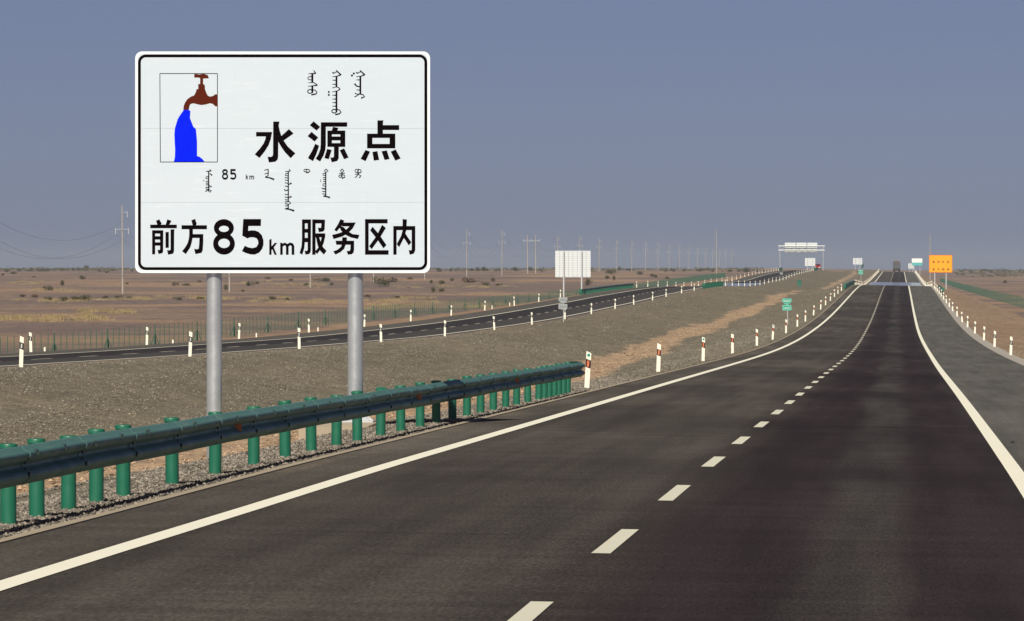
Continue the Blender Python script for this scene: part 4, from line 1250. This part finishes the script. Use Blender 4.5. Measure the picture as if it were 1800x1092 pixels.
for nm, dx, dz in (('power_cable', -1.1, -4.85), ('power_cable', 1.1, -4.85), ('power_cable', 0.9, -2.05)):
    mb = MB()
    prev = None
    pts = []
    for a, b in zip(line_y[:14], line_y[1:15]):
        za, zb = gz(LX, a) + 15 + dz, gz(LX, b) + 15 + dz
        for k in range(14):
            t = k / 14
            pts.append(Vector((LX + dx, a + (b - a) * t - 0.2, za + (zb - za) * t - 4.2 * 4 * t * (1 - t) * 0.95)))
    rr = 0.016
    mb.rings([[p + Vector((rr * math.cos(q), 0, rr * math.sin(q))) for q in (0.5, 2.6, 4.7)] for p in pts])
    o = mb.build(nm, M['cable'])
    put(o, {-1.1: 'grey power cable hung from the left end of the long crossarms', 1.1: 'grey power cable hung from the right end of the long crossarms', 0.9: 'topmost grey power cable hung from the short upper crossarms'}[dx], 'power cable', 'power cables between the poles')
power_pole(-59.5, 2340, 15.2, 'slim bare pole standing alone left of the gantry', None, arms=False)
power_pole(10.9, 2340, 15.2, 'slim bare pole rising behind the orange sign', None, arms=False)

# ------------------------------------------------------------------ other signs
def sign_back(label, x, yv, w, h, zb, legs, rib=6, leg_r=0.11, cat='road sign', ground=None):
    """sign seen from its back; zb = bottom of panel above ground at base"""
    g = gz(x, yv) if ground is None else ground
    t = thing('blank_sign', label, cat, (x, yv, g))
    MB().plate(rounded(-w / 2, w / 2, zb, zb + h, (0.08,) * 4, 3), 0.10, 0.115).build('panel', M['alu_back'], t)
    n = 12
    for k in range(n):
        zz = zb + h * (k + 0.5) / n
        MB().box(-w / 2 + .05, w / 2 - .05, 0.075, 0.098, zz - 0.014, zz + 0.014).build('panel_rib', M['rib_grey'], t)
    for k in range(1, rib + 2):
        xx = -w / 2 + w * k / (rib + 2)
        MB().box(xx - 0.011, xx + 0.011, 0.045, 0.074, zb + .05, zb + h - .05).build('stiffener', M['seam_grey'], t)
    for xx in legs:
        MB().tube((xx, -0.07, -0.6), (xx, -0.07, zb + h - 0.06), leg_r, n=14).build('leg', M['galv_far'], t, smooth=40)
    return t
Y = 880.0
k_ = Y / F
xl, xr = (976 - VX) * k_, (1038 - VX) * k_
xm = (xl + xr) / 2
gb = gz(xm, Y)
zt, zb = CAM_Z - (441 - VY) * k_, CAM_Z - (487.5 - VY) * k_
sign_back('blank back of a large sign on two posts beyond the opposite carriageway', xm, Y, xr - xl, zt - zb, zb - gb, [(991 - VX) * k_ - xm, (1022.5 - VX) * k_ - xm])

# small double-plate route markers
def route_marker(label, x, yv, gzv, back, w=0.68, top=2.05):
    t = thing('route_marker', label, 'route sign', (x, yv, gzv))
    MB().tube((0.05, 0.06, -0.4), (0.05, 0.06, top - 0.05), 0.032, n=10).build('pole', M['galv_far'], t)
    sh_ = [(-w / 2, top), (-w / 2, top - 0.22), (-w * .32, top - 0.36), (-.06, top - 0.47), (.06, top - 0.47), (w * .32, top - 0.36), (w / 2, top - 0.22), (w / 2, top)]
    z1 = top - 0.50
    pl = rounded(-w / 2, w / 2, z1 - 0.40, z1, (0.06,) * 4, 3)
    if back:
        MB().plate(sh_[::-1], 0, 0.02).build('shield', M['marker_back'], t)
        MB().plate(pl, 0, 0.02).build('plate', M['marker_back'], t)
        MB().box(-.25, .25, -0.03, -0.002, top - .2, top - .15).box(-.25, .25, -0.03, -0.002, z1 - .22, z1 - .17).build('bracket', M['seam_grey'], t)
        return t
    def inset(pts, f):
        cx = sum(p[0] for p in pts) / len(pts); cz = sum(p[1] for p in pts) / len(pts)
        return [(cx + (p[0] - cx) * f, cz + (p[1] - cz) * f) for p in pts]
    lite = mat('pale_green_border', (0.16, 0.60, 0.50), 0.5, var=0.05)
    a = MB().plate(sh_[::-1], 0, 0.02).build('shield', lite, t)
    MB().plate(inset(sh_[::-1], 0.84), -0.003, 0).build('shield_face', M['green_panel'], a)
    b = MB().plate(pl, 0, 0.02).build('plate', lite, t)
    MB().plate(rounded(-w / 2 + .05, w / 2 - .05, z1 - 0.35, z1 - 0.05, (0.05,) * 4, 3), -0.003, 0).build('plate_face', M['green_panel'], b)
    mb = MB()                                       # the number, too small to read in the photo
    for (x0, x1, z0, z1_) in ((-.22, -.19, -.24, -.12), (-.15, -.12, -.24, -.12), (-.12, -.05, -.19, -.165), (-.07, -.045, -.24, -.12), (-.01, .07, -.145, -.12), (.045, .07, -.24, -.12), (-.01, .045, -.24, -.215), (.11, .2, -.145, -.12), (.11, .135, -.24, -.12), (.135, .2, -.24, -.215), (.135, .2, -.19, -.168), (-.03, .03, -.36, -.31)):
        mb.box(x0, x1, -0.006, -0.0035, top + z0, top + z1_)
    mb.build('shield_number', M['white_film'], a)
    mb = MB()
    for i, x0 in enumerate((-.23, -.15, -.07, .01, .09, .17)):
        mb.box(x0, x0 + .055, -0.006, -0.0035, z1 - .27, z1 - .24).box(x0 + .02 * (i % 2), x0 + .02 + .02 * (i % 2), -0.006, -0.0035, z1 - .24, z1 - .15).box(x0, x0 + .05, -0.006, -0.0035, z1 - .17, z1 - .15)
    mb.build('plate_lettering', M['white_film'], b)
    return t
p = ray(1383.3, 571.5, 552)
route_marker('small green shield sign with a plate below it on a thin pole in the median', p.x, 552, p.z, False)
p = ray(1513, 493, 1500)
route_marker('second tiny green shield sign near the far end of the median', p.x, 1500, p.z - 0.3, False, w=1.0, top=2.5)
p = ray(989.5, 571, 545)
route_marker('grey back of a small shield sign with plate on a thin median pole', p.x, 545, p.z, True, top=2.1)
p = ray(1373.5, 495, 1900)
route_marker('pale back of a small shield sign under the gantry leg', p.x, 1900, p.z, True, w=0.85, top=2.4)

# orange notice board
Y = 1100.0
k_ = Y / F
xc = ((1633 + 1674) / 2 - VX) * k_
g = CAM_Z - (500.5 - VY) * k_
t = thing('notice_board', 'orange notice board with two rows of dark characters on two posts', 'road sign', (xc, Y, g))
w, h = 41 * k_, 31 * k_
zb = (500.5 - 479.4) * k_
MB().plate(rounded(-w / 2, w / 2, zb, zb + h, (0.06,) * 4, 3), 0, 0.03).build('panel', M['orange_panel'], t)
ring_frame(-w / 2, w / 2, zb, zb + h, 0.09, 0.06, -0.003, 0).build('border', mat('deep_orange_border', (0.62, 0.17, 0.01), 0.5), t)
for px_, py_ in ((1643.2, 497), (1663.2, 505)):
    xx = (px_ - VX) * k_ - xc
    MB().tube((xx, 0.12, (500.5 - py_) * k_ - 0.3), (xx, 0.12, zb + h - .1), 0.09, n=12).build('leg', M['galv_far'], t, smooth=40)
bro = mat('dark_red_lettering', (0.10, 0.022, 0.004), 0.6, var=0.1)
GL = [[(0, 0, 5, 1), (2, 1, 3, 4), (0, 4, 5, 5), (0, 2, 5, 3), (4, 3, 5, 4)], [(0, 0, 5, 1), (0, 0, 1, 5), (4, 0, 5, 5), (2, 2, 3, 5)], [(0, 1, 4, 2), (1, 0, 2, 5), (3, 2, 4, 5), (0, 4, 2, 5)], [(0, 0, 5, 1), (4, 1, 5, 3), (0, 2, 5, 3), (0, 3, 1, 5), (0, 4, 5, 5)],
      [(2, 0, 3, 5), (0, 1, 5, 2), (0, 3, 4, 4), (3, 3, 5, 5)], [(2, 0, 3, 4), (0, 1, 5, 2), (1, 3, 5, 4)], [(0, 0, 5, 1), (0, 4, 5, 5), (0, 0, 1, 5), (4, 0, 5, 5), (1, 2, 4, 3)], [(0, 1, 5, 2), (2, 0, 3, 5), (0, 3, 5, 4), (1, 2, 2, 5), (3, 1, 4, 4)]]
cw = 0.068
for i, gl in enumerate(GL):
    cx = -w / 2 + w * (0.195 + 0.208 * (i % 4))
    cz = zb + h * (0.61 if i < 4 else 0.185)
    mb = MB()
    for (x0, y0, x1, y1) in gl:
        mb.box(cx + (x0 - 2.5) * cw, cx + (x1 - 2.5) * cw, -0.008, -0.004, cz + (2.5 - y1) * cw, cz + (2.5 - y0) * cw)
    mb.build('character', bro, t)

# gantry over the opposite carriageway, seen from behind
Y = 2380.0
k_ = Y / F
xa, xb = (1371 - VX) * k_, (1447 - VX) * k_
ga, gb = gz(xa, Y), gz(xb, Y)
t = thing('sign_gantry', 'steel gantry with three sign backs spanning the opposite carriageway', 'gantry', ((xa + xb) / 2, Y, ga))
xo = (xa + xb) / 2
def zl(py_): return CAM_Z - (py_ - VY) * k_ - ga
for xx, gg in ((xa, ga), (xb, gb)):
    MB().tube((xx - xo, 0, gg - ga - .5), (xx - xo, 0, zl(432)), 0.10, n=12).build('leg', M['galv_far'], t, smooth=40)
xl, xr = (1368 - VX) * k_ - xo, (1450 - VX) * k_ - xo
for py_ in (432.4, 439.8):
    MB().box(xl, xr, -0.35, -0.1, zl(py_) - 0.12, zl(py_) + 0.12).box(xl, xr, 0.5, 0.7, zl(py_) - 0.1, zl(py_) + 0.1).build('beam', M['white_film'], t)
mb = MB()
nb = 14
for k in range(nb):
    x0 = xl + (xr - xl) * k / nb; x1 = xl + (xr - xl) * (k + 1) / nb
    a, b = (zl(439.8), zl(432.4)) if k % 2 else (zl(432.4), zl(439.8))
    mb.tube((x0, -0.22, a), (x1, -0.22, b), 0.05, n=6)
mb.build('lattice', M['galv_far'], t)
for (p0, p1) in ((1379.5, 1398.5), (1399.8, 1417.5), (1418.8, 1436.5)):
    x0, x1 = (p0 - VX) * k_ - xo, (p1 - VX) * k_ - xo
    pn = MB().box(x0, x1, 0.9, 0.93, zl(445), zl(426.8)).build('panel', M['alu_back'], t)
    for q in range(9):
        zz = zl(445) + (zl(426.8) - zl(445)) * (q + .5) / 9
        MB().box(x0 + .05, x1 - .05, 0.85, 0.895, zz - .03, zz + .03).build('panel_rib', M['seam_grey'] if q % 3 == 1 else M['alu_back'], pn)

def plain_back(label, px0, px1, py0, py1, Yv):
    kk = Yv / F
    x = ((px0 + px1) / 2 - VX) * kk
    gg = gz(x, Yv)
    zb_ = CAM_Z - (py1 - VY) * kk - gg
    sign_back(label, x, Yv, (px1 - px0) * kk, (py1 - py0) * kk, zb_, [-(px1 - px0) * kk * .25, (px1 - px0) * kk * .25], rib=2, leg_r=0.1, ground=gg)
plain_back('pale back of a square sign seen under the gantry beside the red vehicle', 1415, 1433, 453.8, 467.8, 2850)
plain_back('pale back of a square sign above the far interchange bank', 1499.5, 1515.5, 453.8, 465.2, 2800)
plain_back('small whitish sign low behind the blue and white board', 1596.5, 1607, 463.2, 472.5, 2820)
Y = 2600.0
k_ = Y / F
xc = (1612 - VX) * k_
g = gz(xc, Y)
t = thing('direction_sign', 'distant board, white above and teal below, right of the truck', 'road sign', (xc, Y, g))
w = 18.4 * k_
MB().box(-w / 2, w / 2, 0, 0.05, CAM_Z - (461.8 - VY) * k_ - g, CAM_Z - (454.5 - VY) * k_ - g).build('upper_panel', M['white_film'], t)
MB().box(-w / 2, w / 2, 0.0, 0.05, CAM_Z - (466.8 - VY) * k_ - g, CAM_Z - (462.0 - VY) * k_ - g).build('lower_panel', M['teal_panel'], t)
for s_ in (-.28, .28):
    MB().tube((w * s_, 0.15, -.5), (w * s_, 0.15, CAM_Z - (455 - VY) * k_ - g), 0.1, n=10).build('leg', M['galv_far'], t)

# green cabinet in the median
p = ray(1405.2, 499.5, 1040)
t = thing('roadside_cabinet', 'small green cabinet standing alone in the distant median', 'cabinet', (p.x, 1040, p.z))
MB().box(-0.27, 0.27, -0.2, 0.2, -0.3, 0.56).build('body', M['cabinet'], t)
MB().box(-0.31, 0.31, -0.24, 0.24, 0.562, 0.62).build('lid', M['cabinet'], t)
MB().box(-0.25, 0.25, -0.215, -0.202, 0.05, 0.52).build('door', M['green_paint'], t)

# ------------------------------------------------------------------ vehicles
def wheel(parent, x, y, r, wd):
    o = MB().tube((x - wd / 2, y, r), (x + wd / 2, y, r), r, n=20).build('wheel', M['rubber'], parent, smooth=40)
    MB().tube((x - wd / 2 - .01, y, r), (x + wd / 2 + .01, y, r), r * .5, n=14).build('hub', M['seam_grey'], o, smooth=40)
Y = 2470.0
x = (1576.2 - VX) * Y / F
zr = float(road_z(x, Y)) + CAM_Z + 0.02
t = thing('truck', 'loaded truck with grey cover seen from behind on the far crest', 'truck', (x, Y, zr))
MB().plate(rounded(-1.33, 1.33, 1.15, 3.45, (0.05, 0.05, 0.12, 0.12), 3), 0.0, 8.5).build('cargo_cover', M['tarp_grey'], t)
MB().rings([[(-1.30, yy, 3.452), (1.30, yy, 3.452), (1.0, yy, 3.78 + 0.06 * math.sin(yy)), (0.0, yy, 3.92), (-1.0, yy, 3.75)] for yy in (0.1, 3.0, 6.0, 8.4)]).build('load', M['tarp_brown'], t)
MB().box(-1.25, 1.25, 0.05, 8.4, 0.92, 1.145).build('chassis', M['dark_chassis'], t)
MB().box(-1.2, 1.2, -0.08, 0.06, 0.52, 0.72).build('bumper', M['dark_chassis'], t)
for s_ in (-1, 1):
    MB().box(s_ * 1.0 - .16, s_ * 1.0 + .16, -0.12, -0.082, 0.56, 0.68).build('tail_lamp', mat('red_tail_lamp', (0.3, 0.01, 0.01), 0.3), t)
    MB().box(s_ * 0.9 - .3, s_ * 0.9 + .3, 0.35, 0.38, 0.2, 0.9).build('mudflap', M['rubber'], t)
    for yy in (1.2, 2.5, 8.9):
        wheel(t, s_ * 0.93, yy, 0.5, 0.56)
MB().box(-1.22, 1.22, 8.7, 10.6, 0.75, 3.0).build('cab', M['tarp_grey'], t)

Y = 2400.0
x = (1437.5 - VX) * Y / F
zr = CAM_Z - (474.5 - VY) * Y / F
zr = max(float(left_z(x, Y)) + CAM_Z, gz(x, Y))
t = thing('red_vehicle', 'red oncoming vehicle with a pale front stripe beside the far green rail', 'car', (x, Y, zr))
MB().rings([[(-0.98, yy, a), (0.98, yy, a), (1.02, yy, b * .6 + a * .4), (0.85, yy, c_), (-0.85, yy, c_), (-1.02, yy, b * .6 + a * .4)] for yy, a, b, c_ in ((0, .45, 1.1, 1.25), (0.2, .40, 1.15, 1.35), (0.9, .40, 1.2, 2.05), (4.2, .40, 1.2, 2.08), (4.5, .45, 1.15, 1.9))]).build('body', M['red_paint'], t, smooth=30)
MB().rings([[(-0.74, yy, a), (0.74, yy, a)] + [(0.74, yy + .02, a - .01), (-0.74, yy + .02, a - .01)] for yy, a in ((0.22, 1.42), (0.80, 2.0))]).build('windscreen', M['glass'], t)
MB().box(-0.95, 0.95, -0.08, -0.005, 0.72, 0.90).build('grille', M['chrome'], t)
MB().box(-1.0, 1.0, -0.10, 0.02, 0.42, 0.62).build('bumper', M['dark_chassis'], t)
for s_ in (-1, 1):
    MB().box(s_ * .78 - .14, s_ * .78 + .14, -0.05, -0.003, 0.93, 1.08).build('headlight', M['white_film'], t)
    for yy in (0.9, 3.6): wheel(t, s_ * 0.86, yy, 0.36, 0.24)

# scrap on the shoulder
yv = 105.5
xx = (1780.5 - VX) * yv / F
o = MB().rings([[(-.05, 0, 0), (.02, -.03, 0), (.035, .06, 0), (-.02, .09, 0)], [(-.035, .02, .02), (.01, 0, .035), (.02, .05, .02), (-.02, .07, .01)]]).build('tyre_scrap', M['debris'], None, loc=(xx, yv, CAM_Z + float(road_z(xx, yv)) + 0.002))
put(o, 'black scrap of tyre lying on the right shoulder beside the edge line', 'debris')

# ------------------------------------------------------------------ plants
def tuft_mesh(name, n, spread, hgt, blade, m, dome=True, seed=0, stems=0):
    """many small leaf faces through an uneven dome"""
    r = np.random.default_rng(seed)
    lobes = r.normal(0, 0.15 if stems > 50 else 0.33, (5, 3)) * np.array([1, 1, 0.35])
    P = []
    T = []
    tone = []
    for i in range(n):
        lb = lobes[r.integers(0, 5)]
        d = r.normal(0, 1, 3)
        d /= np.linalg.norm(d)
        rad = 0.55 * (r.random() ** 0.45)
        c = np.array([(lb[0] + d[0] * rad) * spread, (lb[1] + d[1] * rad) * spread, max(0.02, (0.42 + lb[2] + d[2] * rad * 0.75)) * hgt])
        a = r.normal(0, 1, 3); a /= np.linalg.norm(a)
        b = np.cross(a, r.normal(0, 1, 3)); b /= np.linalg.norm(b)
        s = blade * r.uniform(0.6, 1.4)
        k = len(P)
        P += [c - a * s, c + b * s * 0.55, c + a * s, c - b * s * .55]
        T.append((k, k + 1, k + 2, k + 3))
        tone += [float(np.clip(0.25 + 0.5 * r.random() + 0.25 * (lb[2] > 0), 0, 1))] * 4
    for i in range(stems):
        a = r.uniform(0, 6.28); k = len(P)
        tip = np.array([math.cos(a) * spread * .5 * r.random(), math.sin(a) * spread * .5 * r.random(), hgt * r.uniform(.5, 1.0)])
        w_ = np.array([-math.sin(a), math.cos(a), 0]) * blade * 0.25
        P += [-w_, w_, tip + w_ * .4, tip - w_ * .4]
        T.append((k, k + 1, k + 2, k + 3))
        tone += [0.1] * 4
    me = raw_mesh(name, np.array(P), np.array(T), m, smooth=False)
    at = me.attributes.new('tone', 'FLOAT', 'POINT')
    at.data.foreach_set('value', np.array(tone, dtype=np.float32))
    return me
SHRUB = [tuft_mesh('shrub_crown', 420, 1.0, 1.0, 0.085, M['leaf'], seed=s, stems=14) for s in range(6)]
DEAD = [tuft_mesh('brush_crown', 420, 1.0, 1.0, 0.10, M['dead_twig'], seed=40 + s, stems=90) for s in range(2)]
def where(x, y):
    side = 'left of the big sign' if x < 238 else ('below the big sign' if x < 756 else ('between big sign and blank sign back' if x < 976 else ('right of the blank sign back' if x < 1340 else 'right of the orange board')))
    return side
seen = {}
def shrub(x, y, w, h, dead=False, label=None):
    X, Yv, Z = hit(x, y)
    k = Yv / F
    me = (DEAD if dead else SHRUB)[rnd.randrange(2 if dead else 6)]
    o = link('dead_brush' if dead else 'desert_shrub', me, None, (X, Yv, Z - 0.03))
    o.scale = (w * k * 0.6, w * k * 0.6, h * k * 1.1)
    o.rotation_euler = (0, 0, rnd.uniform(0, 6.28))
    far = Yv > 2300
    if label is None:
        if dead: label = 'brown leafless brush ' + where(x, y)
        elif far: label = 'dark skyline shrub ' + where(x, y)
        else:
            label = ('wide ' if w >= 18 else ('small ' if w <= 9 else '')) + 'olive shrub ' + where(x, y)
    put(o, label, 'shrub', ('skyline shrubs ' if far else 'desert shrubs ') + where(x, y))
    SHR.append((x, o))
    return o
SHR = []
for (x, y, w, h) in ((109, 502.5, 11, 10), (86, 511, 19, 9), (88, 528.5, 13, 8), (112, 529, 22, 7), (132, 528, 16, 8), (148, 528.5, 22, 11), (145, 492, 12, 8), (187, 480.5, 6, 6), (223, 500, 7, 4), (11, 479, 11, 7), (5, 485, 8, 5), (23, 482, 12, 5), (60, 488, 7, 3), (186, 525, 12, 6), (205, 524, 13, 5), (228, 525, 10, 5),
                     (307, 502.7, 9, 8), (327, 502.7, 17, 5), (397, 510, 9, 11), (436, 503, 15, 9), (573, 495, 30, 8), (539, 502.7, 9, 6), (583, 501.7, 10, 6), (427, 512.7, 8, 4), (480, 528, 16, 7), (452, 499, 10, 4), (512, 494, 12, 4), (316, 528, 14, 6), (352, 528, 14, 6), (505, 528, 12, 5),
                     (676, 504, 25, 18), (758, 499, 8, 7), (777, 500, 15, 8), (761, 514, 11, 10), (776, 513, 14, 7), (855, 503, 14, 8), (866, 495.7, 10, 8), (875, 503, 10, 5), (794, 494, 10, 5), (645, 523, 12, 5), (700, 524, 14, 4), (668, 494, 8, 4), (1033, 501.7, 14, 12), (1068, 490, 12, 6), (1080, 493, 7, 9), (1073, 482, 20, 10), (1125, 483, 14, 6), (1147, 486.7, 11, 6), (1173, 490.5, 7, 5),
                     (840, 477, 9, 8), (830, 477, 10, 6), (850, 476.5, 13, 8), (872, 477, 8, 4), (907, 477, 13, 8), (931, 476.5, 10, 8), (950, 476.5, 5, 5), (772, 478, 13, 8), (792, 477, 8, 5), (1089, 475.5, 5, 8), (1105, 476, 9, 5), (1060, 476, 5, 3), (152, 475.5, 13, 9), (128, 475.5, 7, 5), (137, 475, 8, 4), (75, 477, 26, 5), (52, 477, 16, 4), (110, 476, 12, 4), (198, 476, 8, 4), (175, 477, 9, 4), (35, 477, 12, 4), (10, 476, 9, 4), (233, 478, 6, 5),
                     (1153, 488.6, 9, 6), (1174.7, 490.7, 8, 4), (1185, 477.5, 8, 7), (1203, 477.5, 9, 4), (1230, 477.5, 13, 5), (1253, 477.5, 8, 6), (1283, 478.5, 14, 5), (1300, 478, 10, 5), (1313, 479, 16, 10), (1331, 478.5, 8, 5), (1342, 478, 6, 4), (1170, 477.5, 6, 3),
                     (1731, 477, 12, 5), (1742, 477.5, 8, 3), (1765, 477.5, 8, 5), (1774, 477.5, 6, 3), (1792, 478.5, 8, 4), (1707, 478, 10, 3), (1767, 498, 9, 6), (1692, 477, 8, 3)):
    shrub(x, y, w, h)
for (x, y, w, h) in ((827, 497, 34, 8), (818, 495, 18, 9), (60, 523, 20, 6), (40, 522, 14, 5), (690, 496, 26, 9), (720, 492, 16, 5), (350, 496, 14, 4), (470, 491, 16, 5)):
    shrub(x, y, w, h, dead=True)

by = {}
for x, o in SHR: by.setdefault(o['label'], []).append((x, o))
for lab, lst in by.items():
    lst.sort(key=lambda a: a[0])
    if len(lst) > 1:
        for i, (x, o) in enumerate(lst): o['label'] = '%s, %s from the left' % (lab, ORD[i] if i < 20 else 'last')

# dry grass: uncountable, one object per drift
def grass(label, boxes, n, hgt, size):
    P, T, tone = [], [], []
    for (x0, x1, y0, y1, wgt) in boxes:
        for _ in range(int(n * wgt)):
            if _ % 14 == 0:
                cx, cy, cs = rnd.uniform(x0, x1), rnd.uniform(y0, y1), rnd.uniform(0.3, 1.2)
            x = rnd.gauss(cx, 9 * cs); y = rnd.gauss(cy, 0.9 * cs)
            X, Yv, Z = hit(x, y, 250)
            tn = rnd.random()
            for b in range(9):
                ax = X + rnd.gauss(0, size); ay = Yv + rnd.gauss(0, size)
                hh = hgt * rnd.uniform(.4, 1.1); lx = rnd.gauss(0, hgt * .35)
                k = len(P)
                wd = hgt * 0.07
                P += [(ax - wd, ay, Z - .03), (ax + wd, ay, Z - .03), (ax + lx, ay + rnd.gauss(0, .05), Z + hh)]
                T.append((k, k + 1, k + 2))
                tone += [min(1, max(0, tn + rnd.uniform(-.25, .25)))] * 3
    me = raw_mesh('dry_grass', np.array(P), np.array(T), M['dry_grass'], smooth=False, width=3)
    at = me.attributes.new('tone', 'FLOAT', 'POINT')
    at.data.foreach_set('value', np.array(tone, dtype=np.float32))
    put(link('dry_grass', me), kind='stuff', label=label)
grass('yellow dry grass in drifts on the plain', [(-5, 112, 557, 566, 1.5), (138, 232, 545, 553, 1.0), (140, 176, 557, 563, .5), (165, 420, 521, 528, 1.4), (400, 760, 523, 532, 1.9), (30, 150, 526, 531, .8), (55, 130, 508, 513, .6), (690, 800, 500, 507, .6), (770, 900, 500, 506, .7), (20, 240, 495, 500, .5), (640, 760, 536, 545, .5), (430, 600, 498, 505, .6), (820, 890, 538, 541, .3), (300, 560, 494, 500, .5)], 170, 0.34, 0.45)

# low scrub that roughens the skyline, far beyond counting
def skyline(n):
    P, T, tone = [], [], []
    for _ in range(n):
        yv = rnd.uniform(3300, 5550)
        px_ = rnd.choice((rnd.uniform(-30, 240), rnd.uniform(-30, 1340), rnd.uniform(740, 1340), rnd.uniform(1680, 1830)))
        X = (px_ - VX) * yv / F
        if abs(X + 20) < 60 and yv < 3400: continue
        Z = gz(X, yv)
        w = rnd.uniform(.6, 2.6); h = rnd.uniform(.25, 1.0) * (1.0 if rnd.random() < .85 else 1.7)
        tn = rnd.random()
        for b in range(16):
            a = rnd.uniform(0, 6.28)
            c = Vector((X + rnd.gauss(0, w * .5), yv + rnd.gauss(0, w * .5), Z + h * rnd.uniform(.1, .9)))
            s_ = rnd.uniform(.2, .5)
            d = Vector((math.cos(a), math.sin(a) * .4, rnd.uniform(-.5, .5))) * s_
            k = len(P)
            P += [tuple(c - d), tuple(c + d), tuple(c + Vector((rnd.gauss(0, .1), 0, s_)))]
            T.append((k, k + 1, k + 2))
            tone += [min(1, max(0, tn * .7 + rnd.uniform(0, .3)))] * 3
    me = raw_mesh('skyline_scrub', np.array(P), np.array(T), M['leaf'], smooth=False, width=3)
    at = me.attributes.new('tone', 'FLOAT', 'POINT')
    at.data.foreach_set('value', np.array(tone, dtype=np.float32))
    put(link('skyline_scrub', me), kind='stuff', label='low dark scrub along the skyline')
skyline(900)

# ------------------------------------------------------------------ air
hz = bpy.data.materials.new('haze')
hz.use_nodes = True
hn = hz.node_tree
hn.nodes.clear()
ho = hn.nodes.new('ShaderNodeOutputMaterial')
hv = hn.nodes.new('ShaderNodeVolumePrincipled')
hv.inputs['Color'].default_value = (0.72, 0.81, 0.95, 1)
hv.inputs['Density'].default_value = 0.000060
hv.inputs['Anisotropy'].default_value = 0.0
hn.links.new(hv.outputs[0], ho.inputs['Volume'])
o = MB().box(-9800, 9800, -400, 9400, -9.5, 23).build('haze', hz)
put(o, kind='stuff', label='thin pale haze over the plain')
